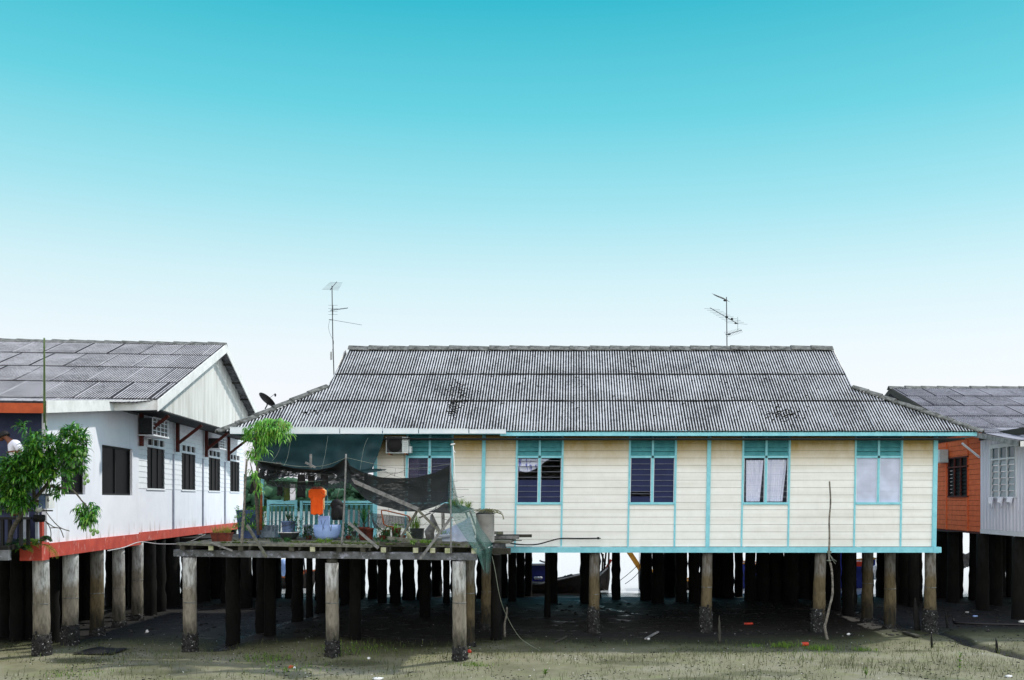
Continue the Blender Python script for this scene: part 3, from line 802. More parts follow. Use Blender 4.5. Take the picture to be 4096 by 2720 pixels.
for (px, w, e0, e1) in BACK:
    y = U(34.2, 36.6); x = (px-CX)*y/F; r = w/2*y/F*1.03
    if px > 3765: BACKR.append((x, y, r)); continue
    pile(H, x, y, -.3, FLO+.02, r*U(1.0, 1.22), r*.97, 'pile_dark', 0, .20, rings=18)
    nb += 1
mb = MB(); mb.box(aX(700)*1.3, 33.302, FLO-.02, aX(3700)*1.3, 37.3, FLO+.14); mb.build('rear_platform', 'black_wood', H)
# ---------------------------------------------------------------- left house (turned 6.4 degrees)
TH = math.atan(.113); cT, sT = math.cos(TH), math.sin(TH); OX, OY = -12.0, 22.6
def LW(u, v, z): return Vector((OX+u*cT-v*sT, OY+u*sT+v*cT, z))
def LT(p): return LW(p[0], p[1], p[2])
def LV(px, u=0):
    k = (px-CX)/F; return (OX+u*cT-k*(OY+u*sT))/(sT+k*cT)
def LY(px, u=0): return OY+u*sT+LV(px, u)*cT
def LZ(px, py, u=0): return zy(py, LY(px, u))
LH = thing('stilt_house', 'white house with red base beam and gable facing right, at left of the photo', 'house', (OX, OY, 0))
ve = LV(628, 1.2); vr = LV(900, 1.2); zE = LZ(628, 1598, 1.2); zR = LZ(900, 1377, 1.2)
def LP(u, t): return LW(u, ve+(vr-ve)*t, zE+(zR-zE)*t)
NL = (LP(1, 0)-LP(0, 0)).cross(LP(0, 1)-LP(0, 0))
mb = MB(); corrugated(mb, LP, NL, -8.5, 1.2, lambda u: (0, 1), [0, .25, .5, .75, .975, 1.0], sd=5, tvar=.3, seam=.7)
def q(*ps): mb.add(list(ps), [tuple(range(len(ps)))])
vb = vr+(vr-ve); zBk = zE
q(LW(-8.5, vb, zBk), LW(1.2, vb, zBk), LW(1.2, vr, zR-.01), LW(-8.5, vr, zR-.01))
# flared front extension roof
vA = LV(188, .3); zA = LZ(188, 1607, .3); vB = LV(455, .3); zB = LZ(455, 1605, .3)
tB = (vB-vA)/(ve-vA)
def EP(u, t):
    v = vA+(ve+.25-vA)*t
    z = zA+(zB-zA)*min(1, t/tB)+(zE+.05-zB)*max(0, (t-tB)/(1-tB))
    return LW(u, v, z)
def et(u):
    return (0, 1) if u < .3 else (max(0, tB-.12+(1.1-tB)*(u-.3)/.9), 1)
corrugated(mb, EP, Vector((0, -.1, 1)), -8.5, 1.2, et, [0, .5, 1.0], sd=9, lap=.02, tvar=.3)
for k in ('g', 'tone'):
    mb.at[k] += [.5]*(len(mb.v)-len(mb.at[k]))
# the rear slope's four vertices sit between the two sheets
lroof = mb.build('roof', 'roof_left', LH)
mb = MB(); caps(mb, LP(-8.4, 1)+Vector((0, 0, .02)), LP(1.25, 1)+Vector((0, 0, .02)), 17, .2, .12, .02, .05, .012); mb.build('ridge_cap', 'ridge', lroof)
# barge boards
def board(name, pts_top, h, th, mat, parent, off=(1, 0, 0)):
    m = MB()
    for a, b in zip(pts_top[:-1], pts_top[1:]):
        dn = Vector((0, 0, -h)); o = Vector(off)*th
        vs = [a, b, b+dn, a+dn]; vs += [v+o for v in vs]
        m.add(vs, [(0, 1, 2, 3), (7, 6, 5, 4), (0, 4, 5, 1), (2, 6, 7, 3), (0, 3, 7, 4), (1, 5, 6, 2)])
    return m.build(name, mat, parent)
board('barge_board', [LW(1.22, ve-.05, zE-.02), LW(1.22, vr, zR+.0)], .30, .03, 'fascia_white', LH)
board('barge_board', [LW(1.22, vr, zR+.0), LW(1.22, vb, zE)], .26, .03, 'fascia_white', LH)
board('fascia', [LW(.285, vA, zA+.03), LW(.285, vB, zB+.03), LW(1.17, ve+.1, zE+.0)], .275, .03, 'fascia_white', LH)
board('fascia', [LW(-8.5, vA+.02, zA-.03), LW(.22, vA+.02, zA-.03)], .22, .03, 'orange_fascia', LH, (0, 1, 0))
# roof underside battens at the gable overhang
m = MB(T=LT)
for t in (.12, .3, .48, .66, .84):
    for s in (0, 1):
        v = ve+(vr-ve)*t if s == 0 else vb-(vr-ve)*t
        z = zE+(zR-zE)*t-.10; m.box(.2, v-.04, z-.05, 1.2, v+.04, z)
m.build('purlin', 'dark_wood', LH)
# gable cladding, hanging 0.85 m proud of the wall
uc = .85; zc0 = LZ(600, 1627, uc)
v0 = LV(602, uc); v1 = vb-.3
m = MB()
def roofz(v): return zE+(zR-zE)*(1-abs(v-vr)/(vr-ve))-.06
nst = 120
vs = []; fs = []
for i in range(nst+1):
    v = v0+(v1-v0)*i/nst; d = .012*math.cos(i*2.1)
    vs += [LW(uc+d, v, zc0+.012*(i % 2)), LW(uc+d, v, max(zc0+.02, roofz(v)))]
for i in range(nst): fs.append((2*i, 2*i+2, 2*i+3, 2*i+1))
m.add(vs, fs); m.build('gable_cladding', 'gable_sheet', LH, solid=.012)
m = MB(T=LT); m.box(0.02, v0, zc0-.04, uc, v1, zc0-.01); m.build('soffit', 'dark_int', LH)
# side wall
vend = LV(977); vsplit = LV(555)
zbt = lambda px: LZ(px, 2175-(px-190)*.115)
zb1 = LZ(200, 2172); zb0 = LZ(200, 2228)
zbb1 = LZ(600, 2125.6); zbb0 = LZ(600, 2161)
zTop = zA-.03
W1 = [(245, 341, 1772, 1977), (408, 529, 1778, 1980)]
m = MB(T=LT)
def wallseg(m, va, vb_, z0, z1, th=.12, u=0):
    m.box(u-th, va, z0, u, vb_, z1)
ed = [0.0]
wins = []
for (a, b, yt, yb) in W1:
    va, vb_ = LV(a), LV(b); z1 = LZ(a, yt); z0 = LZ(a, yb); wins.append((va, vb_, z0, z1)); ed += [va, vb_]
ed.append(vsplit)
for i in range(0, len(ed), 2): wallseg(m, ed[i], ed[i+1], zb1, zTop)
for (va, vb_, z0, z1) in wins: wallseg(m, va, vb_, zb1, z0); wallseg(m, va, vb_, z1, zTop)
wallseg(m, 1.5, vsplit, zTop-.001, zA+.12); wallseg(m, 3.2, vsplit, zA+.119, zA+.3)
m.build('wall', 'white_wall', LH)
for (va, vb_, z0, z1) in wins:
    f = MB(T=LT)
    for (a, b, c, d) in ((va, va+.05, z0, z1), (vb_-.05, vb_, z0, z1), (va+.05, vb_-.05, z0, z0+.05), (va+.05, vb_-.05, z1-.05, z1)): f.box(-.11, a, c, -.06, b, d)
    f.box(-.11, (va+vb_)/2-.03, z0+.05, -.065, (va+vb_)/2+.03, z1-.05)
    w = f.build('window', 'black', LH); g = MB(T=LT); g.box(-.10, va+.05, z0+.05, -.09, vb_-.05, z1-.05); g.build('pane', 'glass_dark', w)
# boarded rear part with four windows
W2 = [(592, 661, 1784, 1953), (730, 784, 1812, 1960), (838, 883, 1831, 1965), (923, 960, 1845, 1967.5)]
zsw = LZ(592, 1953); ztw = LZ(592, 1785); ztr = LZ(592, 1752)
zmid = LZ(592, 1955)
wb = MB(); gb = MB()
def LPs(a, z, d): return LW(-.03+d, a, z)
ed = [vsplit]; wn = []
for (a, b, yt, yb) in W2:
    va, vb_ = LV(a), LV(b); wn.append((va, vb_)); ed += [va, vb_]
ed.append(vend)
m = MB(T=LT); m.box(-.15, vsplit, zbb1, -.03, vend, zmid); m.build('wall', 'white_wall', LH)
for i in range(0, len(ed), 2): siding(wb, gb, LPs, ed[i], ed[i+1], zmid, LZ(600, 1600), zmid, .165, .007)
for va, vb_ in wn: siding(wb, gb, LPs, va, vb_, ztr, LZ(600, 1600), zmid, .165, .007)
lw = wb.build('siding', 'white_wood', LH); gb.build('board_gap', 'grey_batten', lw)
for va, vb_ in wn:
    f = MB(T=LT); d = vb_-va
    f.box(-.08, va-.04, ztw-.02, .0, vb_+.04, ztw+.05)
    f.box(-.08, va-.02, zsw, -.062, va-.002, ztr); f.box(-.08, vb_+.002, zsw, -.062, vb_+.02, ztr)
    for k in range(4):
        x = va+d*k/3; f.box(-.08, max(va, x-.045), ztw+.05, -.01, min(vb_, x+.045) if k < 3 else vb_, ztr)
    f.box(-.08, va-.06, zsw-.05, .0, vb_+.06, zsw)
    w = f.build('window', 'white_wood', LH)
    g = MB(T=LT); g.box(-.075, va, zsw, -.065, vb_, ztw-.02); g.box(-.075, va, ztw+.05, -.065, vb_, ztr); g.build('pane', 'glass_dark', w)
    g = MB(T=LT)
    for k in (1, 2): g.box(-.064, va+d*k/3-.025, zsw, -.045, va+d*k/3+.025, ztw-.02)
    g.build('mullion', 'black', w)
for px in (695, 813, 901):
    m = MB(T=LT); v = LV(px); m.box(-.02, v-.035, zbb1, .02, v+.035, LZ(600, 1800)); m.build('wall_batten', 'grey_batten', LH)
# brown posts and raking braces below the gable
for px, yb, in ((556, 1784), (702, 1808), (818, 1828), (908, 1844)):
    v = LV(px); z0 = LZ(px, yb); m = MB(T=LT); m.box(.021, v-.06, z0, .12, v+.06, zc0-.04)
    m.bar((.08, v, z0+.28), (uc-.02, v, zc0-.10), .07, .09); m.build('brace', 'brown_red', LH)
# base beams
m = MB(T=LT); m.box(-.2, -.02, zb0, .06, vsplit, zb1-.002); m.build('base_beam', 'red_beam', LH)
m = MB(T=LT); m.box(-.2, vsplit+.003, zbb0, .03, vend, zbb1-.002); m.build('base_beam', 'red_beam', LH)
m = MB(T=LT); m.box(-.42, -.42, zb0-.05, .05, -.021, zb1+.03); m.build('beam_end', 'red_beam', LH)
# front wall (in the porch shade), rear wall, floor
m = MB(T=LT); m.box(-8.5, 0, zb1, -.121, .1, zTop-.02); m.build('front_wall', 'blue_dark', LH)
m = MB(T=LT); m.box(-.06, -.05, zb1+.002, .012, -.002, zTop); m.build('corner_trim', 'white_wood', LH)
m = MB(T=LT); m.box(-8.5, .1, zb0+.05, -.2, vend, zb1-.05); m.build('floor', 'black_wood', LH)
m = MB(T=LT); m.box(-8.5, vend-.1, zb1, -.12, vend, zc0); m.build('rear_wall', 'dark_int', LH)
# porch platform
PZ = CH-.98
m = MB(T=LT); m.box(-8.5, -1.5, PZ-.08, -.2, -.43, PZ)
m.build('porch_floor', 'black_wood', LH)
m = MB(T=LT); m.box(-8.5, -1.52, PZ-.30, -.2, -1.35, PZ-.082); m.build('porch_beam', 'beam_grey', LH)
m = MB(T=LT); m.box(-8.5, -.55, PZ+.002, -.45, -.47, PZ+.78); m.build('porch_screen', 'blue_dark', LH)
m = MB(T=LT); m.box(-.02, -.40, zb1+.031, .05, -.30, zb1+.55); m.build('porch_post', 'red_beam', LH)
# stilts
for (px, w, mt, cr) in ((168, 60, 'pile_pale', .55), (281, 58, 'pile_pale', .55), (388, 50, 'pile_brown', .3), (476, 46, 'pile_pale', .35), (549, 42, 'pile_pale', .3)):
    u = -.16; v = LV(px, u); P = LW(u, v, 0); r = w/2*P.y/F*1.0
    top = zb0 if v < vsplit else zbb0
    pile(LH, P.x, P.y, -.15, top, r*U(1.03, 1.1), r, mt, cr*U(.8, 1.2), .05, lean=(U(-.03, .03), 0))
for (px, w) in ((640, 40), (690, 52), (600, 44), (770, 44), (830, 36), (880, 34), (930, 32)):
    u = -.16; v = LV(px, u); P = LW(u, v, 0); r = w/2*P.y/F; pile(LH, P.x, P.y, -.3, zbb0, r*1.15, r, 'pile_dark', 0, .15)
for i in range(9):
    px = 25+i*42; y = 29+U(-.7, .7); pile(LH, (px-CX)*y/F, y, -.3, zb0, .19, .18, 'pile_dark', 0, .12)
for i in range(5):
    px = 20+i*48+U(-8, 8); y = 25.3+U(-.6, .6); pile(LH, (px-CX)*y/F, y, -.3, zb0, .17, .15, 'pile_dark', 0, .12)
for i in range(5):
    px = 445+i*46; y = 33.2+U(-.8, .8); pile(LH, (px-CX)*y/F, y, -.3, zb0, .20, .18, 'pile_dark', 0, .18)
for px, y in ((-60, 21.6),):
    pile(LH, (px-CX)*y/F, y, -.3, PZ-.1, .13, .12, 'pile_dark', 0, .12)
# things on the left house: wall-mounted air conditioner cages
def cage_ac(px0, px1, y0, y1, label):
    v0_, v1_ = LV(px0, .3), LV(px1, .3); z0 = LZ(px0, y1, .3); z1 = LZ(px0, y0, .3)
    A = thing('air_conditioner', label, 'air conditioner', LW(.2, v0_, z0))
    m = MB(T=LT); m.box(.05, v0_+.02, z0+.03, .40, v1_-.02, z1-.02); m.build('casing', 'metal_dark', A)
    m = MB(T=LT)
    for k in range(5): v = v0_+(v1_-v0_)*k/4; m.box(.42, v-.012, z0, .44, v+.012, z1)
    for k in range(5): z = z0+(z1-z0)*k/4; m.box(.445, v0_, z-.01, .46, v1_, z+.01)
    m.box(.03, v0_-.03, z0-.03, .46, v1_+.03, z0-.005); m.build('cage', 'white_wood', A)
cage_ac(592, 655, 1668, 1738, 'nearer air conditioner in a white wire cage under the gable of the white house')
cage_ac(862, 888, 1750, 1792, 'farther caged air conditioner under the gable of the white house')

# ---------------------------------------------------------------- right house
RH = thing('stilt_house', 'orange and pale metal clad house with grey sheet roof, at the right edge', 'house', (13.1, 32, 0))
XR = 13.1; XO = 12.4
yr, yE2 = 39.0, 32.2; zr, zE2 = CH+4.41, CH+2.34
def QP(u, t): return Vector((u, yE2+(yr-yE2)*t, zE2+(zr-zE2)*t))
mb = MB(); corrugated(mb, QP, Vector((0, -(zr-zE2), yr-yE2)), XO, 20, lambda u: (0, 1), [0, .25, .5, .75, .975, 1.0], pitch=.0762, sd=15, seg=4, sheet=1.05, tvar=.3, seam=.7)
zL = zy(1762, 27.7)
def QE(u, t): return Vector((u, 27.7+(yE2+.2-27.7)*t, zL+(zE2+.03-zL)*t))
corrugated(mb, QE, Vector((0, -.14, 1)), XO, 20, lambda u: (0, 1), [0, .5, 1.0], sd=22, seg=4)
mb.add([(XO, yr, zr-.01), (20, yr, zr-.01), (20, 2*yr-yE2, zE2), (XO, 2*yr-yE2, zE2)], [(0, 1, 2, 3)])
for k in ('g', 'tone'): mb.at[k] += [.5]*(len(mb.v)-len(mb.at[k]))
rroof = mb.build('roof', 'roof_right', RH)
mb = MB(); caps(mb, (XO-.05, yr, zr+.02), (20, yr, zr+.02), 12, .2, .12, .02, .05, .01); mb.build('ridge_cap', 'ridge', rroof)
board('barge_board', [Vector((XO-.04, yE2, zE2-.02)), Vector((XO-.04, yr, zr-.02))], .22, .03, 'dark_wood', RH)
board('barge_board', [Vector((XO-.04, yr, zr-.02)), Vector((XO-.04, 2*yr-yE2, zE2))], .22, .03, 'dark_wood', RH)
board('fascia', [Vector((XO-.04, 27.65, zL-.02)), Vector((XO-.04, yE2, zE2-.03))], .15, .03, 'ridge_light', RH)
board('fascia', [Vector((XO-.04, 27.65, zL-.02)), Vector((20, 27.65, zL-.02))], .15, .03, 'fascia_white', RH, (0, 1, 0))
def RY(px, X=XR): return X*F/(px-CX)
zO0 = zy(2129, 32.0); zO1 = zL+.35
ysp = RY(3928); ye0 = RY(3738); yf = RY(4120)
# gable infill
m = MB(); m.prism([(XR-.3, yE2, zE2-.1), (XR-.3, 2*yr-yE2, zE2-.1), (XR-.3, yr, zr-.15)], (.03, 0, 0)); m.build('gable_end', 'dark_wood', RH)
wb = MB(); gb = MB()
def RPs(a, z, d): return Vector((XR-d, a, z))
yw0, yw1 = RY(3872), RY(3797); zw0 = zy(1986, yw0); zw1 = zy(1826, yw0)
siding(wb, gb, RPs, ysp, yw0, zO0, zO1+.3, zO0, .17, .012); siding(wb, gb, RPs, yw1, 40, zO0, zO1+.3, zO0, .17, .012)
siding(wb, gb, RPs, yw0, yw1, zO0, zw0, zO0, .17, .012); siding(wb, gb, RPs, yw0, yw1, zw1, zO1+.3, zO0, .17, .012)
ow = wb.build('wall', 'orange_wall', RH); gb.build('board_gap', 'orange_gap', ow)
for px in (3787, 3872, 3927): y = RY(px); m = MB(); m.box(XR-.035, y-.04, zO0, XR-.001, y+.04, zO1); m.build('wall_batten', 'orange_wall', RH)
def grid_window(y0, y1, z0, z1, mat, pane, parent, nb=3, nslat=8):
    m = MB(); th = .05; x0, x1 = XR-.05, XR+.02; d = y1-y0; zt_ = z1-(z1-z0)*.24
    for k in range(nb+1): yy = y0+d*k/nb; m.box(x0, yy-th/2, z0, x1, yy+th/2, z1)
    for zz in (z0, zt_, z1): m.box(x0-.004, y0-th, zz-th/2, x1, y1+th, zz+th/2)
    w = m.build('window', mat, parent); g = MB(); s = MB()
    g.box(x1-.02, y0, zt_, x1-.01, y1, z1)
    for k in range(nb):
        a = y0+d*k/nb+th/2; b = y0+d*(k+1)/nb-th/2
        for j in range(nslat):
            zz = z0+(zt_-z0)*(j+.06)/nslat; hz = (zt_-z0)/nslat
            g.add([(x1-.045, a, zz), (x1-.045, b, zz), (x1-.005, b, zz+hz*.98), (x1-.005, a, zz+hz*.98)], [(0, 1, 2, 3)])
    g.build('pane', pane, w); return w
grid_window(yw0, yw1, zw0, zw1, 'brown_red', 'glass_dark', RH)
m = MB(); m.box(XR+.3, yw0-.5, zO0, XR+.33, yw1+.5, zO1); m.build('inner_wall', 'dark_int', RH)
# pale ribbed metal wall
zP0 = zy(2117, 31.6); zP1 = zL+.25
ywa, ywb = RY(4072), RY(3976); zwa = zy(1990, ywa)+.0; zwb = zy(1780, ywa)
m = MB()
def rib(m, ya, yb, z0, z1):
    n = max(2, int((yb-ya)/.03)); vs = []; fs = []
    for i in range(n+1):
        y = ya+(yb-ya)*i/n; ph = (y/.235) % 1; d = .03*max(0, math.sin(ph*math.pi))**6
        vs += [(XR-.05-d, y, z0), (XR-.05-d, y, z1)]
    for i in range(n): fs.append((2*i, 2*i+2, 2*i+3, 2*i+1))
    m.add(vs, fs)
rib(m, 27.9, ywa, zP0, zP1); rib(m, ywb, ysp, zP0, zP1); rib(m, ywa, ywb, zP0, zwa); rib(m, ywa, ywb, zwb, zP1)
m.build('metal_wall', 'pale_sheet', RH)
m = MB(); m.box(XR-.10, 28.6, zP1, XR-.02, ysp, zP1+.2); m.build('wall_header', 'dark_wood', RH)
m = MB(); m.box(XR-.06, 27.9, zP0-.14, XR+.08, ysp, zP0-.004); m.build('base_beam', 'white_wood', RH)
m = MB(); m.box(XR-.03, ysp+.003, zO0-.06, XR+.08, 40, zO0-.004); m.build('base_beam', 'brown_red', RH)
m = MB()
for (a, b, c, d) in ((ywa-.10, ywa, zwa, zwb+.1), (ywb, ywb+.10, zwa, zwb+.1), (ywa, ywb, zwb, zwb+.1)): m.box(XR-.10, a, c, XR-.045, b, d)
m.build('window_surround', 'white_wood', RH)
XRs = XR; XR = XR-.05
w3 = grid_window(ywa, ywb, zwa, zwb, 'white_wood', 'glass_tealy', RH, 3, 6)
XR = XRs
m = MB(); m.box(XR+.1, 27.9, zO0-.03, 20, 40, zO0+.08); m.build('floor', 'black_wood', RH)
m = MB(); m.box(XR, 27.88, zP0, 20, 27.9, zL-.1); m.build('front_wall', 'pale_sheet', RH)
m = MB(); m.bar((XO+.05, RY(3842, XO), zy(1773, RY(3842, XO))), (XR-.05, RY(3925), zy(1830, RY(3925))), .05, .06); m.build('brace', 'white_wood', RH)
m = MB(); m.tube([W(3735, 1774, 34.5), W(3885, 1746, 31.5)], .022, 6); m.build('gutter_pipe', 'ridge_light', RH)
for (px, y, w, cr) in ((3812, 34.5, 60, 0), (3930, 32.1, 62, 0), (4075, 29.6, 60, 0), (3985, 33.5, 60, 0), (3765, 37, 60, 0)):
    r = .2; pile(RH, (px-CX)*y/F, y, -.3, zO0-.06, r*1.1, r*.95, 'pile_dark', 0, .06)
for (x, y, r) in BACKR: pile(RH, x, y, -.3, zO0-.06, r*U(1, 1.15), r*.98, 'pile_dark', 0, .15, rings=14)
m = MB(); m.box(12.6, 33.5, zO0-.05, 20, 40, zO0-.03); m.build('under_floor', 'black_wood', RH)
# air conditioner on the orange wall
A = thing('air_conditioner', 'white air conditioner high on the orange wall beside the corner of the cream house', 'air conditioner', (XR-.3, 35, zy(1850, 35)))
y1 = RY(3768, XR-.3); y0 = RY(3752, XR-.3)
m = MB(); m.box(XR-.36, 34.75, zy(1850, 34.6), XR-.04, 35.5, zy(1797, 34.6)); m.build('casing', 'ac_white', A, bevel=.015)
m = MB(); m.lathe((XR-.375, 35.1, zy(1824, 34.6)), [(.17, 0), (.17, .02)], 16, rot=Matrix.Rotation(math.pi/2, 3, 'Y')); m.build('fan_grille', 'metal_dark', A)
# rags on the sill
for (px, wd, sg, lb) in ((3985, .4, 1, 'left'), (4020, .5, 2, 'middle and largest'), (4055, .45, 3, 'right')):
    yy = RY(px); z = zwa; m = MB()
    def f(u, v, yy=yy, wd=wd, sg=sg): return Vector((XR-.14-.05*math.sin(u*9+sg)-.05*v, yy-wd/2+wd*u*(1-.25*v), z+.02-.32*v*(.8+.3*math.sin(u*4+sg))))
    m.grid(f, 10, 6)
    tag(m.build('rag', 'curtain_white', None, solid=.01), lb+' of three crumpled rags on the sill of the white framed window', 'rag', 'rags on the window sill')
# ---------------------------------------------------------------- timber deck in front of the verandah
XA, XB = (692-CX)*23.3/F, (1905-CX)*21.7/F
def yF(x): return 23.3+(21.7-23.3)*(x-XA)/(XB-XA)
def dX(px):
    k = (px-CX)/F; s = (21.7-23.3)/(XB-XA); return k*(23.3-s*XA)/(1-k*s)
DZ = 2.56
D = thing('timber_deck', 'weathered timber deck on pale concrete piles in front of the verandah', 'deck', ((XA+XB)/2, 22.5, 0))
def db(mb, x0, x1, o0, o1, z0, z1):
    vs = [(x, yF(x)+o, z) for z in (z0, z1) for o in (o0, o1) for x in (x0, x1)]
    mb.add(vs, [(0, 2, 3, 1), (4, 5, 7, 6), (0, 1, 5, 4), (2, 6, 7, 3), (0, 4, 6, 2), (1, 3, 7, 5)])
m = MB(); db(m, XA, XB, .02, .24, 2.225, 2.385); m.build('front_beam', 'beam_grey', D, bevel=.008)
m = MB(); db(m, XA+.5, XB+.6, 2.4, 2.55, 2.24, 2.385); m.build('rear_beam', 'dark_wood', D)
for px in (735, 850, 968, 1170, 1255, 1360, 1455, 1537, 1665, 1733, 1792, 1898):
    x = dX(px); m = MB(); m.box(x-.055, yF(x)-.10, 2.386, x+.055, 26.3, 2.498); j = m.build('joist', 'dark_wood', D)
    if px > 1500 or px in (850, 1255):
        e = MB(); e.box(x-.056, yF(x)-.106, 2.386, x+.056, yF(x)-.1005, 2.497); e.build('end_grain', 'wood_end', j)
k = 0; o = -.12
while o < 3.9:
    w = U(.12, .19)
    if not (.3 < o < .5):
        x0 = XA+.12+U(0, .5) if o > .1 else XA+.14; x1 = XB+.02-U(0, .3)
        if o < .1: x1 = dX(1490)
        x1 += max(0, o-.6)*.15; t = U(-.008, .008)
        m = MB(); vs = []
        for zz in (2.502+t, 2.556+t):
            for oo in (o, o+w-.015):
                for q_ in range(9):
                    x = x0+(x1-x0)*q_/8; vs.append((x, yF(x)+oo+.008*fn(x*2, o, 1), zz+.012*fn(x*.8, o*3, 5)))
        fs = []
        for q_ in range(8):
            a = q_; fs += [(a, a+1, a+19, a+18)[::1], (a+9, a+27, a+28, a+10), (a+18, a+19, a+28, a+27), (a, a+9, a+10, a+1)]
        fs += [(0, 18, 27, 9), (8, 17, 35, 26)]
        m.add(vs, fs); m.build('plank', 'old_plank', D)
    o += w
for (px, bw, mt) in ((752, 52, 0), (1325, 52, 0), (1836, 54, 0)):
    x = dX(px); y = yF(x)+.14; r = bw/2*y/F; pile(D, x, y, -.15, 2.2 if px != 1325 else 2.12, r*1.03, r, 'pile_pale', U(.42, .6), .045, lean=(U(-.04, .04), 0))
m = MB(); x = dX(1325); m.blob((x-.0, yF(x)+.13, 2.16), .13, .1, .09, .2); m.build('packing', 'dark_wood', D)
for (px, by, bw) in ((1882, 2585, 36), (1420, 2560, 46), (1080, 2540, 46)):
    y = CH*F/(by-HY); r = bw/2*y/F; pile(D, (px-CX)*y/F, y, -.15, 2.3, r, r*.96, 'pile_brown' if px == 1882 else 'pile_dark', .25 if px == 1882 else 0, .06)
# moss along the planks
mb = MB()
for i in range(500):
    x = U(XA+.5, XB); y = yF(x)+abs(R.gauss(0, .8)); 
    if fn(x*1.2, y, 40) < .05: continue
    mb.blob((x, y, DZ+.005), U(.02, .06), U(.02, .06), .02, .3, 6, 3)
mb.build('deck_moss', 'moss', kind='stuff', world=True)

def P(px, py, Y): return W(px, py, Y)
def sc_(Y): return Y/F
def pot(px0, px1, y0, y1, Y, mat, label, name='flower_pot', taper=.75, sq=False, group=None, cat='flower pot'):
    c = P((px0+px1)/2, y1, Y); r = (px1-px0)/2*sc_(Y); h = (y1-y0)*sc_(Y)
    t = thing(name, label, cat, c, group)
    m = MB()
    if sq:
        s = taper; d = r*.7
        b = [(-r*s, -d*s, 0), (r*s, -d*s, 0), (r*s, d*s, 0), (-r*s, d*s, 0)]; tp = [(-r, -d, h), (r, -d, h), (r, d, h), (-r, d, h)]
        ti = [(x*.92, y*.9, h) for x, y, z in tp]; bi = [(x*.9*s, y*.88*s, h*.75) for x, y, z in tp]
        vs = [c+Vector(p) for p in b+tp+ti+bi]
        fs = [(3, 2, 1, 0)]+[(i, (i+1) % 4, (i+1) % 4+4, i+4) for i in range(4)]+[(i+4, (i+1) % 4+4, (i+1) % 4+8, i+8) for i in range(4)]+[(i+8, (i+1) % 4+8, (i+1) % 4+12, i+12) for i in range(4)]+[(12, 13, 14, 15)]
        m.add(vs, fs)
        for i in range(4): m.bar(vs[i+4], vs[(i+1) % 4+4], .02, .025)
    else:
        m.lathe(c, [(r*taper, 0), (r*taper*1.02, .01), (r*.97, h*.86), (r*1.04, h*.88), (r*1.04, h), (r*.92, h), (r*.88, h*.82)], 20)
    m.build('pot_body', mat, t)
    if not sq:
        s_ = MB(); s_.lathe(c, [(r*.85, h*.80), (r*.3, h*.86)], 12, .1); s_.build('soil', 'pot_dark', t)
    return t, c+Vector((0, 0, h*.85)), r, h
# grass pot on the far left of the deck
t, c, r, h = pot(850, 925, 2132, 2166, 23.9, 'pot_red', 'brown trough of yellow green grass on the left end of the deck', 'planter', .82, True, cat='planter')
mb = MB(); 
for i in range(14): blades(mb, c+Vector((U(-r, r)*.85, U(-.08, .08), 0)), 14, .24, .55, .007, .5, .03)
mb.build('grass', 'grass_yellow', t)
for i in range(5): pass
# blue crate with feathery herb
t, c, r, h = pot(955, 1045, 2042, 2152, 25.6, 'crate_blue', 'dark blue tub of feathery green herbs by the gnarled pole', 'planter', .8, True, cat='planter')
mb = MB()
for i in range(150):
    p = c+Vector((U(-.30, .46), U(-.42, -.05), U(-.40, .20))); whorl(mb, p, (U(-1, 1), U(-1, .2), U(-.2, 1)), 6, .10, .022, 1.3, .3)
mb.build('foliage', 'leaf_bright', t)
mb = MB()
for i in range(24): mb.tube([c, c+Vector((U(-.25, .35), U(-.2, 0), U(-.1, .22)))], .003, 4)
mb.build('stem', 'bark', t)
# foam box
c = P(1067, 2149, 25.8); w = .255; m = MB()
fb = thing('foam_box', 'grey foam box with a notch in its side, beside the blue herb tub', 'foam box', c)
z = c.z; hz = 49*25.8/F
for (a, b, q0, q1) in ((-w, w, -.16, -.13), (-w, w, .13, .16)):
    if q0 < 0:
        m.box(c.x+a, c.y+q0, z, c.x+b, c.y+q1, z+hz*.55); m.box(c.x+a, c.y+q0, z+hz*.55, c.x+.06, c.y+q1, z+hz); m.box(c.x+.13, c.y+q0, z+hz*.55, c.x+.19, c.y+q1, z+hz*.9)
    else: m.box(c.x+a, c.y+q0, z, c.x+b, c.y+q1, z+hz)
m.box(c.x-w, c.y-.13, z, c.x-w+.03, c.y+.13, z+hz); m.box(c.x+w-.03, c.y-.13, z, c.x+w, c.y+.13, z+hz); m.box(c.x-w+.03, c.y-.13, z, c.x+w-.03, c.y+.13, z+.03)
m.build('box_body', 'foam', fb, bevel=.006)
# stand and blue pot with spiky plant
c = P(1157, 2156, 25.0); st = thing('plant_stand', 'low dark stand with a pale rim carrying the blue glazed pot', 'plant stand', c); m = MB()
m.lathe(c, [(.16, 0), (.2, .06), (.24, .12), (.25, .155)], 18); m.build('stand_body', 'pot_dark', st)
m = MB(); m.lathe(c, [(.26, .156), (.285, .165), (.285, .18), (.25, .172)], 20, .02); m.build('rim', 'fascia_white', st)
t, c2, r, h = pot(1126, 1182, 2084, 2128, 25.0, 'pot_blue', 'blue glazed pot with a spiky plant on the low dark stand', taper=.85)
mb = MB(); whorl(mb, c2+Vector((0, 0, .05)), (0, 0, 1), 16, .24, .022, 1.1, .25); whorl(mb, c2+Vector((0, 0, .08)), (0, 0, 1), 10, .24, .02, .5, .1); mb.build('leaves', 'leaf_dark', t)
mb = MB()
for i in range(80):
    p = c2+Vector((U(.10, .36), U(-.2, .1), U(-.34, .16))); whorl(mb, p, (U(-1, 1), -1, U(-.5, .5)), 5, .06, .014, 1.4, .3)
mb.build('creeper', 'leaf_dark', t)
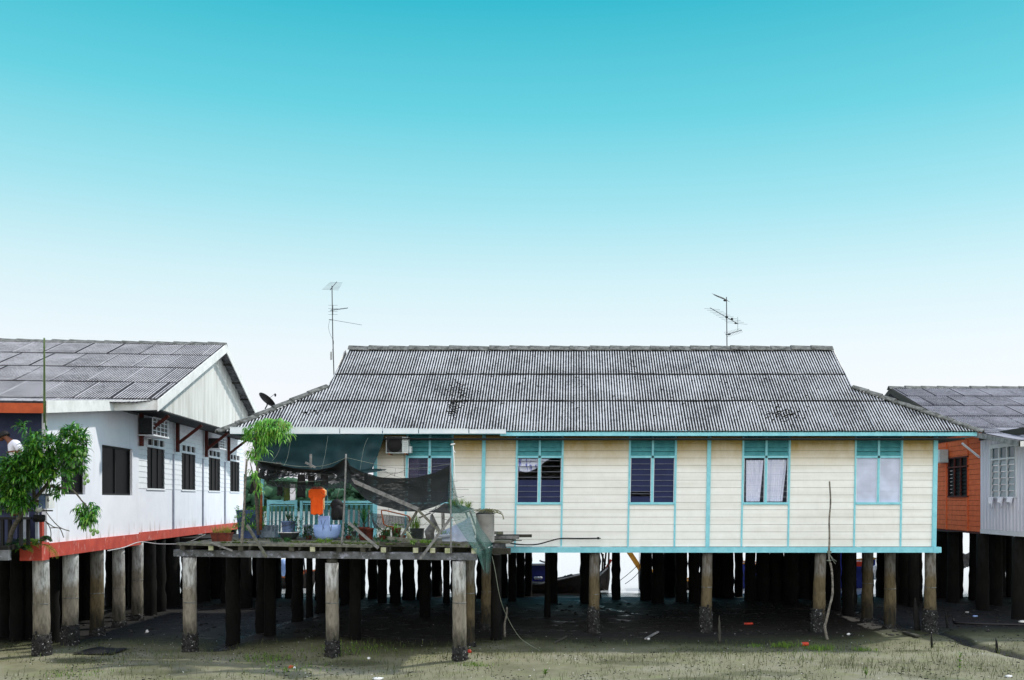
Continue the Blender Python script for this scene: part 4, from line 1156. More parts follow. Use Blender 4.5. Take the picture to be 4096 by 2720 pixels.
t, c2, r, h = pot(1214, 1247, 2098, 2157, 25.4, 'foam', 'tall narrow grey pot between the blue pot and the pale blue tub', taper=.9)
# pale blue cut-down tub
c = P(1308, 2159, 24.6); Yt = 24.6; s = Yt/F
T5 = thing('plastic_tub', 'pale blue cut-down plastic tub with a raised flap and dark crack', 'tub', c); m = MB()
rr = 54*s; hh = 60*s
prof = [(.30, 0), (.55, .02), (.78, .12), (.92, .32), (.98, .6), (1.0, 1.0), (.97, 1.0), (.95, .6), (.85, .3), (.5, .08)]
m.lathe(c, [(a*rr, b*hh) for a, b in prof], 28, 0, 1, .8)
n = 10; vs = []
for i in range(n+1):
    a = math.radians(-118+52*i/n)
    for rr2 in (rr, rr*.97):
        for zz in (hh*.98, hh*1.0+36*s): vs.append(c+Vector((rr2*math.cos(a)-.0, rr2*.8*math.sin(a), zz)))
fs = []
for i in range(n):
    b0 = i*4; b1 = b0+4; fs += [(b0, b1, b1+1, b0+1), (b0+2, b0+3, b1+3, b1+2), (b0+1, b1+1, b1+3, b0+3)]
fs += [(0, 1, 3, 2), (n*4, n*4+2, n*4+3, n*4+1)]
m.add(vs, fs, True); m.build('tub_body', 'tub_blue', T5)
m = MB(); f0 = c+Vector((-.03, -rr*.8-.012, 0))
m.tube([f0+Vector((-.05, .01, .50)), f0+Vector((-.03, 0, .40)), f0+Vector((0, -.002, .35)), f0+Vector((.03, 0, .42)), f0+Vector((.06, .01, .50))], .005, 5)
m.tube([f0+Vector((0, 0, .35)), f0+Vector((-.01, .02, .25)), f0+Vector((-.01, .06, .14))], .006, 5)
m.tube([f0+Vector((0, 0, .35)), f0+Vector((.03, .01, .27))], .005, 5); m.build('crack', 'crate_blue', T5)
m = MB(); m.box(c.x-.22, c.y-.12, DZ, c.x-.12, c.y+.12, c.z-.002) if c.z-DZ > .03 else None
# orange shirt on a hanger
def tee(name, px, y0, y1, wpx, Y, mat, label, sl=1):
    c = P(px, y0, Y); s = Y/F; w = wpx/2*s; h = (y1-y0)*s; r = thing(name, label, 'shirt', c); m = MB()
    out = [(-.30, 0), (-.72, -.04), (-1.0, -.10), (-.98, -.40), (-.74, -.40), (-.70, -.9), (-.72, -1), (.70, -1), (.72, -.5), (.80, -.42), (1.0, -.40), (.98, -.10), (.72, -.04), (.30, 0)]
    nx, nz = 22, 20
    def inside(v):
        if v < .40: return 1.0 if v > .06 else .75
        return .75
    def f(u, v, k):
        e = inside(v)*(1 if v > .03 else .95); x = (u*2-1)*w*e; zz = -v*h+(.0 if v else 0)
        if v < .12 and abs(u*2-1) < .32: zz -= (.32-abs(u*2-1))*.22*(1-v/.12)*(1.4 if k < 0 else .6)
        zz -= max(0, abs(u*2-1)-.3)*.06*(1-v)
        return c+Vector((x, k*.05*math.sqrt(max(0, 1-(u*2-1)**2))+.02*math.sin(u*11+v*2)*v, zz+.012*math.sin(u*14)*v))
    for k in (-1, 1): m.grid(lambda u, v: f(u, v, k), nx, nz)
    b = m.build('fabric', mat, r, solid=.004)
    hg = MB(); hg.tube([c+Vector((-w*.7, 0, -.06)), c+Vector((0, 0, .03)), c+Vector((w*.7, 0, -.06))], .006, 5)
    hg.tube(smooth_pts([c+Vector((0, 0, .03)), c+Vector((0, 0, .08)), c+Vector((.025, 0, .11)), c+Vector((0, 0, .14)), c+Vector((-.02, 0, .12))]), .004, 5)
    hg.build('hanger', 'black', r); return r
tee('shirt', 1267, 1945, 2058, 66, 24.2, 'shirt_orange', 'bright orange shirt hanging from the line above the pale blue tub')
tee('shirt', 1275, 1946, 2040, 62, 24.55, 'shirt_yellow', 'pale yellow shirt showing behind the orange shirt')
# laundry on the line under the net
for i, (px, y0, y1, w, mt, lb) in enumerate(((1015, 1895, 1975, 26, 'black', 'leftmost'), (1120, 1935, 1985, 20, 'black', 'second'), (1205, 1895, 1992, 30, 'black', 'longest'), (1245, 1900, 1950, 26, 'black', 'fourth'), (1298, 1895, 1945, 30, 'black', 'rightmost'))):
    Y = 25.2; top = [P(px-w/2, y0, Y), P(px, y0+3, Y), P(px+w/2, y0, Y)]; bot = [P(px-w/2-3, y1, Y), P(px+1, y1-4, Y), P(px+w/2, y1+2, Y)]
    tag(drape(top, bot, 8, 10, .03, .04, i*3.3).build('black_cloth', mt, solid=.004), lb+' of the black clothes hanging on the line below the dark net', 'clothes', 'black clothes on the line')
tag(drape([P(1160, 1935, 25.1), P(1180, 1937, 25.1)], [P(1158, 2002, 25.1), P(1182, 2000, 25.1)], 8, 10, .03, .04, 9).build('towel', 'curtain_white', solid=.004), 'white towel hanging above the teal railing', 'towel')
tag(drape([P(1135, 1935, 25.1), P(1155, 1937, 25.1)], [P(1133, 2005, 25.1), P(1157, 2002, 25.1)], 8, 10, .03, .04, 19).build('towel', 'moss', solid=.004), 'green towel hanging beside the white towel', 'towel')
# black mesh bag
c = P(1348, 2000, 24.3); bg = thing('mesh_bag', 'black mesh bag bulging over the rim of the pale blue tub', 'bag', c)
m = MB(); m.blob(P(1347, 2022, 24.3), .15, .12, .16, .12, 12, 8); m.lathe(P(1350, 2080, 24.3), [(.14, 0), (.155, .1), (.15, .25), (.12, .36)], 14, .08); m.build('bag_body', 'black', bg)
m = MB(); m.tube([P(1347, 1998, 24.3), P(1352, 1975, 24.35), P(1362, 1935, 24.4)], .006, 5); m.build('strap', 'rope', bg)
# potted plants to the right
def spiky(px0, px1, y0, y1, Y, mat, label, n, L, lm='leaf_dark', taper=.75, wd=.028, up=.9):
    t, c, r, h = pot(px0, px1, y0, y1, Y, mat, label, taper=taper); mb = MB()
    mb2 = MB(); mb2.tube([c, c+Vector((.01, 0, L*.5))], [.02, .014], 6); mb2.build('stem', 'bark', t)
    for k in range(4): whorl(mb, c+Vector((0, 0, L*(.15+.13*k))), (U(-.1, .1), U(-.1, .1), 1), n, L*.62, wd, up, .45)
    mb.build('leaves', lm, t); return t
spiky(1432, 1478, 2108, 2160, 24.6, 'pot_red', 'tall spiky leaved plant in a red pot in front of the teal railing', 11, .62)
t, c, r, h = pot(1462, 1495, 2112, 2158, 24.3, 'pot_red', 'red clay pot left of the rusty wire basket')
t, c, r, h = pot(1530, 1562, 2120, 2164, 23.9, 'pot_red', 'red clay pot under the rusty wire basket')
t, c, r, h = pot(1566, 1604, 2112, 2162, 24.0, 'pot_red', 'red clay pot holding the bright fern at the right end of the wire basket')
mb = MB(); whorl(mb, c+Vector((.02, 0, .04)), (0, 0, 1), 16, .24, .03, 1.6, 1.1); whorl(mb, c+Vector((0, 0, .08)), (0, 0, 1), 12, .18, .025, 1, .8); mb.build('leaves', 'leaf_bright', t)
t, c, r, h = pot(1644, 1694, 2115, 2162, 24.2, 'pot_dark', 'dark square planter of tall light green grass', 'planter', .9, True, cat='planter')
mb = MB()
for i in range(9): blades(mb, c+Vector((U(-.14, .14), U(-.05, .05), 0)), 12, .42, .35, .012, .6, .03)
mb.build('grass', 'grass_green', t)
t, c, r, h = pot(1405, 1425, 2125, 2158, 24.0, 'pot_dark', 'small dark pot with a leafy plant right of the pale blue tub')
mb = MB()
for i in range(14): whorl(mb, c+Vector((U(-.12, .12), U(-.1, .1), U(0, .2))), (U(-1, 1), -.5, U(0, 1)), 6, .10, .03, 1.1, .3)
mb.build('leaves', 'leaf_dark', t)
c0 = P(1430, 2172, 22.7); t = thing('hanging_plant', 'small tangled plant at the deck edge below the slanting plank', 'plant', c0); mb = MB()
for i in range(16): whorl(mb, c0+Vector((U(-.12, .12), U(-.05, .05), U(-.02, .13))), (U(-1, 1), -.6, U(-1, 1)), 5, .11, .014, 1, .8)
mb.build('leaves', 'leaf_dark', t)
for (px, py, Y, n, rx, lm, lb) in ((1530, 2140, 23.6, 26, .22, 'leaf_dark', 'low dark bushy plant in front of the wire basket'), (1610, 2148, 23.7, 20, .2, 'leaf_dark', 'low dark bushy plant under the crossed planks'), (1235, 2128, 25.0, 20, .16, 'leaf_dark', 'straggly dark plant between the narrow grey pot and the pale blue tub'), (1395, 2120, 24.9, 22, .16, 'leaf_dark', 'tall straggly plant right behind the pale blue tub'), (905, 2140, 24.3, 0, .1, 'leaf_dark', '')):
    if not n: continue
    c0 = P(px, 2158, Y); t = thing('potted_plant', lb, 'plant', c0); m2 = MB(); m2.lathe(c0, [(.06, 0), (.09, .10), (.08, .10)], 12); m2.build('pot_body', 'pot_red', t); mb = MB()
    for i in range(n): whorl(mb, P(px, py, Y)+Vector((U(-rx, rx), U(-.12, .12), U(-.12, .16))), (U(-1, 1), -.6, U(-.3, 1)), 6, .12, .026, 1.2, .5)
    for i in range(8): mb.tube([c0+Vector((0, 0, .09)), P(px, py, Y)+Vector((U(-rx, rx)*.8, U(-.1, .1), U(-.05, .14)))], .004, 4)
    mb.build('leaves', lm, t)
# trough with small plants
c = P(1775, 2150, 22.9); t = thing('planter', 'pale shallow trough with seedlings beside the white plastic sheet', 'planter', c); m = MB()
m.lathe(c, [(.16, 0), (.19, .05), (.2, .075), (.17, .07)], 12, .02, 1, .5); m.build('trough_body', 'plastic_sheet', t)
mb = MB()
for i in range(10): whorl(mb, c+Vector((U(-.13, .13), U(-.05, .05), .08)), (0, 0, 1), 6, .08, .014, .7, .2)
mb.build('seedlings', 'grass_green', t)
# rusty wire basket
def ZP(x, y, Y=24.2): return P(1400+x/6.534, 1980+y/6.534, Y)
B = thing('wire_basket', 'tilted rusty wire trolley basket with a bent tube rim among the pots', 'wire basket', ZP(1000, 1000))
m = MB(); m.tube(smooth_pts([ZP(1200, 850, 24.0), ZP(920, 790, 24.0), ZP(860, 640, 24.05), ZP(825, 430, 24.1), ZP(880, 400, 24.1), ZP(1200, 470, 24.1), ZP(1480, 540, 24.1), ZP(1570, 610, 24.1), ZP(1540, 760, 24.1)], 5), .016, 7); m.build('rim', 'rust', B)
m = MB()
A0, A1, A2, A3 = ZP(540, 480, 24.5), ZP(1560, 590, 24.2), ZP(1500, 860, 24.1), ZP(640, 860, 24.4)
for i in range(26): f = i/25; m.tube([A0.lerp(A1, f), A3.lerp(A2, f)], .006, 4, cap=False)
for i in range(13): f = i/12; m.tube([A0.lerp(A3, f), A1.lerp(A2, f)], .007, 4, cap=False)
C0, C1 = ZP(660, 880, 24.0), ZP(960, 960, 23.9)
for i in range(10): f = i/9; m.tube([A0.lerp(A3, f), C0.lerp(C1, f)], .006, 4, cap=False)
m.build('wire_mesh', 'metal_dark', B)
# driftwood stump and cloth
c = P(1722, 2158, 23.9); m = MB(); m.tube([c, c+Vector((-.02, 0, .18)), c+Vector((.06, 0, .36)), c+Vector((.03, 0, .6))], [.10, .12, .08, .03], 9, .12)
tag(m.build('driftwood', 'pale_plank'), 'pale twisted driftwood stump beside the dark grass planter', 'driftwood')
c = P(1632, 2158, 23.6); m = MB(); m.tube([c+Vector((.06, 0, 0)), c+Vector((0, 0, .12)), c+Vector((-.04, 0, .2))], [.05, .045, .01], 8, .1)
tag(m.build('wooden_float', 'wood_end'), 'small pale wooden float leaning under the crossed planks', 'float')
# lean-to shelf with grass on top
S = thing('plant_shelf', 'rickety shelf with a sagging dark sheet top and grass growing on it', 'shelf', P(1800, 2160, 23.8))
m = MB(); tp = [P(1716, 2048, 23.4), P(1800, 2053, 23.2), P(1848, 2052, 23.2)]; bk = [P(1778, 2013, 24.4), P(1830, 2018, 24.4), P(1893, 2034, 24.2)]
def f(u, v): return interp(tp, u).lerp(interp(bk, u), v)+Vector((0, 0, -.03*math.sin(math.pi*v)))
m.grid(f, 12, 6); m.build('sheet_top', 'black_wood', S, solid=.015)
m = MB(); m.bar(tp[0], tp[1], .02, .012); m.bar(tp[1], tp[2], .02, .012); m.bar(P(1848, 2052, 23.19), P(1893, 2034, 24.19), .02, .02); m.bar(tp[0], bk[0], .015, .012); m.build('sheet_edge', 'pale_plank', S)
for (a, b, y0, y1, Y) in ((1727, 1758, 2056, 2122, 23.5), (1775, 1777, 2050, 2158, 23.6), (1768, 1770, 2050, 2158, 24.2), (1862, 1900, 2048, 2140, 23.4), (1880, 1925, 2045, 2168, 23.2)):
    m = MB(); m.bar(P(a, y0, Y), P(b, y1, Y), .03, .04); m.build('leg', 'pale_plank', S)
mb = MB()
for i in range(26):
    u = U(.2, 1); p = interp(bk, u).lerp(interp(tp, u), U(0, .3)); blades(mb, p, 8, .24, .5, .010, .7, .04)
mb.build('grass', 'grass_green', S)
# white plastic sheet
tag(drape([P(1768, 2126, 23.1), P(1810, 2104, 23.1), P(1850, 2086, 23.1), P(1880, 2066, 23.1)], [P(1768, 2164, 22.9), P(1815, 2166, 22.8), P(1860, 2166, 22.8), P(1905, 2170, 22.8)], 16, 10, -.03, .04, 2).build('plastic_sheet', 'plastic_sheet'), 'grey white plastic sheet draped under the green net', 'plastic sheet')
# tank with straw on top
c = P(1941, 2170, 24.0); s = 24.0/F; rt_ = 36.5*s; ht = 113*s
TK = thing('water_tank', 'grey stained cement water tank with dry straw on its lid', 'water tank', c)
m = MB(); m.lathe(c, [(rt_*.97, 0), (rt_, .02), (rt_, ht*.97), (rt_*1.03, ht*.975), (rt_*1.03, ht)], 28); m.build('tank_body', 'tank_grey', TK)
m = MB(); m.lathe(c, [(rt_*1.05, ht+.002), (rt_*1.05, ht+.02), (rt_*.6, ht+.07), (.02, ht+.08)], 22, .03); m.build('lid', 'pot_dark', TK)
m = MB()
for i in range(90):
    a = U(0, 6.28); q0 = c+Vector((U(-.2, .2), U(-.15, .15), ht+.07+U(0, .05))); m.tube([q0, q0+Vector((math.cos(a)*.12, math.sin(a)*.1, U(-.02, .04))), q0+Vector((math.cos(a)*.24, math.sin(a)*.2, -.06))], .004, 4, cap=False)
m.tube(smooth_pts([c+Vector((.1, -.1, ht+.08)), c+Vector((.30, -.1, ht+.04)), c+Vector((.42, -.1, ht-.01)), c+Vector((.45, -.1, ht-.12))]), [.012]*12+[.025], 6); m.build('straw', 'thatch', TK)
# plank pile right of the tank and its little platform
LD = thing('plank_landing', 'short plank landing on a stub beam between the tank and the house wall', 'landing', P(2000, 2190, 25.4))
m = MB(); m.box(P(1965, 0, 24.4).x, 24.2, 2.50, P(2045, 0, 24.4).x, 26.3, 2.55); m.build('plank', 'old_plank', LD)
m = MB(); a = P(1972, 2186, 24.3); b = P(2000, 2220, 24.3); m.box(a.x, 24.25, b.z, b.x, 26.3, 2.49); m.build('beam', 'beam_grey', LD)
x, y = base(1960, 2560); pile(LD, P(1985, 0, 25.2).x, 25.2, -.15, 2.3, .14, .13, 'pile_dark', 0, .1)
for i, (a, b, y0, y1, Y, mt, lb) in enumerate(((1978, 2035, 2166, 2174, 24.9, 'old_plank', 'lowest short plank'), (1978, 2052, 2156, 2165, 25.0, 'dark_wood', 'dark plank second from the bottom'), (1978, 2076, 2143, 2155, 25.0, 'pale_plank', 'pale purple grey plank in the middle'), (1985, 2127, 2137.5, 2149, 25.25, 'dark_wood', 'longest dark plank'), (1978, 2012, 2126, 2137, 24.9, 'old_plank', 'short block on top'), (2010, 2087, 2160, 2163, 25.3, 'old_plank', 'thin slat'))):
    p = P(a, y1, Y); q_ = P(b, y0, Y); m = MB(); m.box(p.x, Y-.08, p.z, q_.x, Y+.1, q_.z)
    tag(m.build('loose_plank', mt, bevel=.004), lb+' of the plank pile right of the water tank', 'plank', 'planks piled right of the tank')
# hose
m = MB(); m.tube(smooth_pts([P(1990, 2160, 25.9), P(2050, 2174, 26.2), P(2100, 2179, 26.33), P(2150, 2177, 26.35), P(2200, 2164, 26.35), P(2245, 2154, 26.35), P(2320, 2154, 26.35), P(2391, 2153, 26.35)], 6), .017, 8)
hs = thing('hose', 'black rubber hose lying along the foot of the cream wall', 'hose', P(2200, 2170, 26.3))
m.build('tube', 'hose', hs); m = MB(); m.lathe(P(2393, 2153, 26.35)-Vector((0, 0, 0)), [(.03, -.03), (.034, 0), (.03, .03)], 10, rot=Matrix.Rotation(math.pi/2, 3, 'Y')); m.tube([P(2396, 2153, 26.35), P(2403, 2153.5, 26.35)], .012, 6); m.build('nozzle', 'metal_dark', hs)
# poles and slanting planks
def pole(name, pts, r, mat, label, cat='pole', group=None, n=8, jit=.06):
    m = MB(); m.tube(smooth_pts(pts, 4), r if isinstance(r, (int, float)) else [r[0]+(r[1]-r[0])*i/(4*(len(pts)-1)) for i in range(4*(len(pts)-1)+1)], n, jit)
    return tag(m.build(name, mat), label, cat, group)
pole('wooden_pole', [P(1366, 2180, 22.3), P(1374, 2080, 22.3), P(1380, 1950, 22.3), P(1384, 1816, 22.3)], (.024, .018), 'pale_plank', 'thin upright pole holding up the middle of the black net', group='poles standing on the deck')
pole('wooden_pole', [P(966, 2202, 23.0), P(970, 2120, 23.0), P(976, 2040, 23.0), P(980, 1950, 23.0), P(987, 1836, 23.0)], (.038, .022), 'stick', 'gnarled crooked pole at the left end of the deck', group='poles standing on the deck', jit=.2)
pole('wooden_pole', [P(1804, 2212, 21.75), P(1803, 2050, 21.8), P(1803, 1852, 21.8)], (.018, .016), 'pale_plank', 'straight pale pole carrying the right end of the black net', group='poles standing on the deck')
m = MB(); m.tube([P(1826, 2050, 24.2), P(1820, 1925, 24.2), P(1813, 1782, 24.2)], .010, 7); m.bar(P(1803, 1778, 24.2), P(1820, 1775, 24.2), .03, .03); m.tube([P(1813, 1800, 24.19), P(1822, 1811, 24.17)], .012, 6)
tag(m.build('tap_pole', 'plastic_white'), 'thin white standpipe with a small tee at the top', 'pipe')
SL = [((1398, 1918, 22.5), (1673, 2037, 22.2), .085, .03, 'pale_plank', 'long plank slanting down across the black net'), ((1665, 2033, 22.25), (1758, 2126, 22.3), .055, .03, 'old_plank', 'short mossy plank sloping down from the end of the long plank'),
      ((1808, 2066, 21.95), (1680, 2236, 21.70), .055, .03, 'pale_plank', 'slanting plank whose foot hangs over the front beam at right'), ((1395, 2090, 22.0), (1514, 2193, 22.0), .06, .03, 'pale_plank', 'slanting plank right of the pale blue tub'),
      ((1668, 2045, 22.4), (1598, 2162, 22.6), .05, .03, 'old_plank', 'green stained plank crossing behind the net'), ((988, 2100, 22.9), (1066, 2228, 22.55), .07, .03, 'old_plank', 'plank slanting over the left part of the front beam'),
      ((843, 2171, 22.9), (930, 2203, 22.85), .04, .025, 'pale_plank', 'small stick lying aslant at the left end of the deck'), ((1675, 2072, 23.5), (1722, 2052, 23.5), .03, .02, 'dark_wood', 'short dark stick joined to the shelf'),
      ((1550, 2152, 22.6), (1945, 2190, 22.2), .08, .03, 'old_plank', 'long mossy plank lying on the right half of the deck'), ((1520, 2172, 22.3), (1900, 2186, 22.0), .06, .03, 'dark_wood', 'dark plank lying along the deck front edge at right')]
for (a, b, w, th, mt, lb) in SL:
    m = MB(); m.bar(P(*a), P(*b), th, w, (0, 0, 1)); tag(m.build('plank', mt), lb, 'plank', 'loose planks on the deck')
m = MB(); m.bar(P(1243, 1872, 24.8), P(1243, 1816, 24.8), .05, .05); m.bar(P(1222, 1850, 24.74), P(1262, 1870, 24.74), .06, .05)
tag(m.build('wooden_cross_piece', 'pale_plank'), 'pale nailed cross piece standing above the net in front of the dark tarp', 'wood piece')
# nets and tarp
q4 = lambda x, y, Y: P(1400+x/2.412, 1650+y/2.412, Y)
def wp(px, py, Y): return P(px, py, Y)
nb_ = drape([wp(1384, 1826, 22.3), wp(1400, 1862, 22.4), wp(1450, 1890, 22.5), wp(1520, 1908, 22.5), wp(1600, 1913, 22.4), wp(1670, 1908, 22.3), wp(1740, 1890, 22.1), wp(1798, 1862, 21.85)],
            [wp(1384, 1900, 22.3), wp(1400, 1935, 22.4), wp(1460, 1995, 22.5), wp(1520, 2026, 22.5), wp(1600, 2046, 22.4), wp(1680, 2043, 22.3), wp(1735, 2030, 22.1), wp(1785, 2008, 21.9)], 50, 20, .12, .06, 1)
tag(nb_.build('shade_net', 'net_black'), 'black shade net sagging between two poles on the right of the deck', 'net')
nb_ = drape([wp(1012, 1836, 23.0), wp(1100, 1856, 23.2), wp(1180, 1872, 23.4), wp(1260, 1880, 23.4), wp(1330, 1868, 23.0), wp(1384, 1830, 22.35)],
            [wp(1040, 1872, 23.0), wp(1105, 1882, 23.4), wp(1180, 1890, 23.8), wp(1260, 1894, 23.8), wp(1330, 1890, 23.2), wp(1392, 1935, 22.4)], 40, 8, .3, .05, 4)
tag(nb_.build('shade_net', 'net_black'), 'dark net band strung across the left half of the deck', 'net')
nb_ = drape([wp(1060, 1922, 23.6), wp(1150, 1926, 23.8), wp(1260, 1928, 23.8), wp(1385, 1900, 22.5)], [wp(1060, 1940, 23.6), wp(1150, 1952, 23.8), wp(1260, 1956, 23.8), wp(1400, 1950, 22.5)], 40, 6, .1, .05, 8)
tag(nb_.build('shade_net', 'net_thin'), 'thin lower strip of net sagging below the laundry line', 'net')
nb_ = drape([wp(1072, 1868, 25.4), wp(1150, 1874, 25.5), wp(1250, 1880, 25.5), wp(1390, 1872, 25.4)], [wp(1070, 1925, 25.3), wp(1150, 1905, 25.4), wp(1250, 1922, 25.4), wp(1400, 1932, 25.3)], 40, 10, .1, .08, 12)
tag(nb_.build('shade_net', 'net_lace'), 'ragged lacy net hanging behind the black clothes', 'net')
m = MB()
for (px, y0, w, h, Y) in ((1262, 2159, 22, 10, 24.6), (1340, 2159, 24, 10, 24.6)):
    p = P(px, 2159, Y); s_ = Y/F; m2 = MB(); m2.box(p.x, Y-.1, DZ, p.x+w*s_, Y+.1, max(DZ+.01, p.z-.004)); tag(m2.build('brick', 'pot_dark'), ('left' if px < 1300 else 'right')+' dark brick under the pale blue tub', 'brick')
for (px, py, Y, n, rx, lb) in ((1120, 2172, 23.2, 16, .22, 'trailing weeds on the deck edge below the blue pot'), (1690, 2178, 22.3, 18, .24, 'green weeds growing on the deck edge under the crossed planks'), (1560, 2180, 22.6, 14, .2, 'sparse weeds on the deck edge below the wire basket'), (1290, 2180, 22.9, 14, .2, 'weeds on the deck edge in front of the pale blue tub')):
    c0 = P(px, py, Y); mb = MB()
    for i in range(n):
        q0 = c0+Vector((U(-rx, rx), U(-.12, .12), U(-.01, .02))); q0.z = DZ+.01; blades(mb, q0, 7, .16, .7, .012, 1.0, .03)
        if i % 3 == 0: whorl(mb, q0+Vector((0, -.05, .03)), (0, -1, .4), 6, .10, .02, 1.2, .7)
    t = thing('weed_clump', lb, 'weeds', c0); mb.build('foliage', 'grass_green' if px in (1690, 1290) else 'leaf_dark', t)
m = MB()
for i in range(60): 
    p = wp(U(1040, 1120), U(1855, 1915), 23.6); m.blob(p, U(.02, .08), .05, U(.02, .08), .3, 6, 4)
for i in range(18):
    m.tube([wp(U(1040, 1120), U(1860, 1920), 23.5), wp(U(1040, 1180), U(1880, 1950), 23.5)], .006, 4)
tag(m.build('net_bundle', 'net_black'), 'bundle of black netting heaped beside the leafy tree', 'net')
nb_ = drape([wp(1000, 1738, 25.75), wp(1150, 1738, 25.75), wp(1300, 1738, 25.75), wp(1420, 1738, 25.75), wp(1536, 1740, 25.8)], [wp(1020, 1862, 26.0), wp(1150, 1876, 25.9), wp(1300, 1888, 25.9), wp(1400, 1895, 25.9), wp(1484, 1884, 25.9)], 40, 16, .12, .08, 6)
tag(nb_.build('tarpaulin', 'tarp_teal'), 'dark teal tarpaulin hanging from the eave over the verandah', 'tarpaulin')
nb_ = drape([wp(1440, 1880, 25.7), wp(1480, 1874, 25.7), wp(1546, 1877, 25.7)], [wp(1450, 1895, 25.7), wp(1490, 1890, 25.7), wp(1540, 1881, 25.7)], 10, 3, .02, .02, 6)
tag(nb_.build('tarpaulin', 'tarp_teal'), 'loose flap of the teal tarpaulin pointing right under the air conditioner', 'tarpaulin')
gl = [wp(1800, 1868, 21.9), wp(1786, 1965, 22.0), wp(1790, 2030, 22.0), wp(1822, 2095, 21.9), wp(1868, 2160, 21.7), wp(1912, 2222, 21.5), wp(1938, 2288, 21.45)]
gr = [wp(1803, 1866, 21.9), wp(1816, 1932, 22.1), wp(1836, 2016, 22.6), wp(1893, 2036, 23.6), wp(1922, 2110, 22.9), wp(1972, 2175, 21.9), wp(1958, 2296, 21.5)]
m = MB()
def f(u, v):
    p = interp(gl, v).lerp(interp(gr, v), u); p.y += .06*math.sin(u*12+v*5)+.05*fn(u*4, v*6, 2); return p
m.grid(f, 24, 50); tag(m.build('fishing_net', 'net_green'), 'green fishing net draped from the pale pole over shelf and deck edge', 'net')
m = MB()
for i in range(110):
    a = Vector((U(1045, 1800), U(1860, 2150), U(22.6, 24.6))); L_ = U(30, 120); an = U(0, 3.14)
    b_ = a+Vector((math.cos(an)*L_, math.sin(an)*L_*.5, U(-.2, .2))); mid_ = (a+b_)/2+Vector((0, U(0, 30), 0))
    if max(a.y, b_.y, mid_.y) > 2155: continue
    m.tube(smooth_pts([P(*a), P(*mid_), P(*b_)], 3), U(.002, .005), 4, cap=False)
m.build('tangled_twine', 'net_black', kind='stuff', world=True)
# cords and wires
def cord(pts, r, mat, label, cat='cord', group=None, nm='cord'):
    m = MB(); m.tube(smooth_pts([P(*p) for p in pts], 5), r, 5); return tag(m.build(nm, mat), label, cat, group)
cord([(1968, 2225, 21.8), (1980, 2280, 21.8), (2000, 2390, 21.9), (2030, 2470, 22.6), (2075, 2545, 23.2), (2120, 2580, 23.3), (2160, 2602, 23.3)], .006, 'rope', 'long rope hanging from the green net down to the mud', 'rope', nm='rope')
for i, (pp, lb) in enumerate((([(1128, 1770, 25.2), (1110, 1815, 24), (1088, 1845, 23.2)], 'leftmost'), ([(1162, 1765, 25.2), (1150, 1830, 24), (1133, 1868, 23.4)], 'second'), ([(1312, 1745, 25.6), (1300, 1820, 24.2), (1287, 1875, 23.4)], 'third'), ([(1472, 1752, 25.6), (1456, 1790, 24), (1440, 1880, 22.5)], 'rightmost'))):
    cord(pp, .0022, 'rope', lb+' of the pale cords hanging from the eave to the net', group='pale cords from the eave')
cord([(1384, 1830, 22.3), (1480, 1852, 22.5), (1560, 1870, 22.5), (1680, 1872, 22.2), (1802, 1856, 21.8)], .004, 'rope', 'thin line strung above the right hand net')
cord([(1384, 1831, 22.3), (1300, 1862, 23), (1200, 1866, 23), (1100, 1852, 23), (987, 1838, 23)], .005, 'rope', 'washing line strung from the crooked pole to the middle pole')
cord([(1000, 1925, 24.8), (1150, 1930, 25.0), (1350, 1918, 24.6)], .004, 'rope', 'laundry line below the net')
cord([(1616, 1812, 26.2), (1617, 1860, 26.4), (1618, 1905, 26.4)], .008, 'hose', 'black cable dropping from the air conditioner on the cream wall', 'cable', nm='cable')
cord([(430, 2203, 26.0), (495, 2190, 27.0), (560, 2168, 28.6), (640, 2176, 28.6), (740, 2172, 27), (820, 2138, 24.4)], .013, 'wire_white', 'white cable looping along the red base beam of the white house to the deck', 'cable', nm='cable')
cord([(2032, 2212, 26.45), (2032, 2300, 26.45)], .008, 'wire_white', 'thin pale pipe hanging below the left end of the turquoise sill beam', 'pipe', nm='pipe')
# air conditioner on the cream wall
A = thing('air_conditioner', 'white air conditioner with a dark round fan under the cream house eave', 'air conditioner', P(1590, 1814, 26.1))
a = P(1543, 1813, 26.05); b = P(1633, 1746, 26.05); m = MB()
m.box(a.x, 26.05, a.z, b.x, 26.35, b.z); m.build('casing', 'ac_white', A, bevel=.015)
m = MB(); m.box(b.x+.002, 26.12, a.z+.01, b.x+.07, 26.3, a.z+.19); m.build('valve_cover', 'ac_white', A, bevel=.01)
m = MB(); m.box(P(1547, 0, 26.05).x, 26.032, a.z+.025, P(1608, 0, 26.05).x, 26.046, b.z-.01); m.build('grille_panel', 'metal_dark', A)
cc = P(1578, 1780, 26.02); m = MB(); m.lathe(cc, [(.185, -.006), (.19, 0), (.185, .006)], 24, rot=Matrix.Rotation(math.pi/2, 3, 'X')); m.build('fan', 'black', A)
m = MB()
for i in range(6): m.lathe(cc-Vector((0, .012, 0)), [(.03+.028*i, 0), (.034+.028*i, .003)], 20, rot=Matrix.Rotation(math.pi/2, 3, 'X'))
m = MB()
for i in range(7): z = a.z+.06+i*.055; m.bar((P(1613, 0, 26).x, 26.042, z), (P(1629, 0, 26).x, 26.042, z), .012, .008)
m.build('louvre', 'tank_grey', A)
m = MB(); m.bar((a.x+.08, 26.05, a.z-.015), (a.x+.08, 26.49, a.z-.015), .04, .025); m.bar((b.x-.08, 26.05, a.z-.015), (b.x-.08, 26.49, a.z-.015), .04, .025); m.build('bracket', 'rust', A)
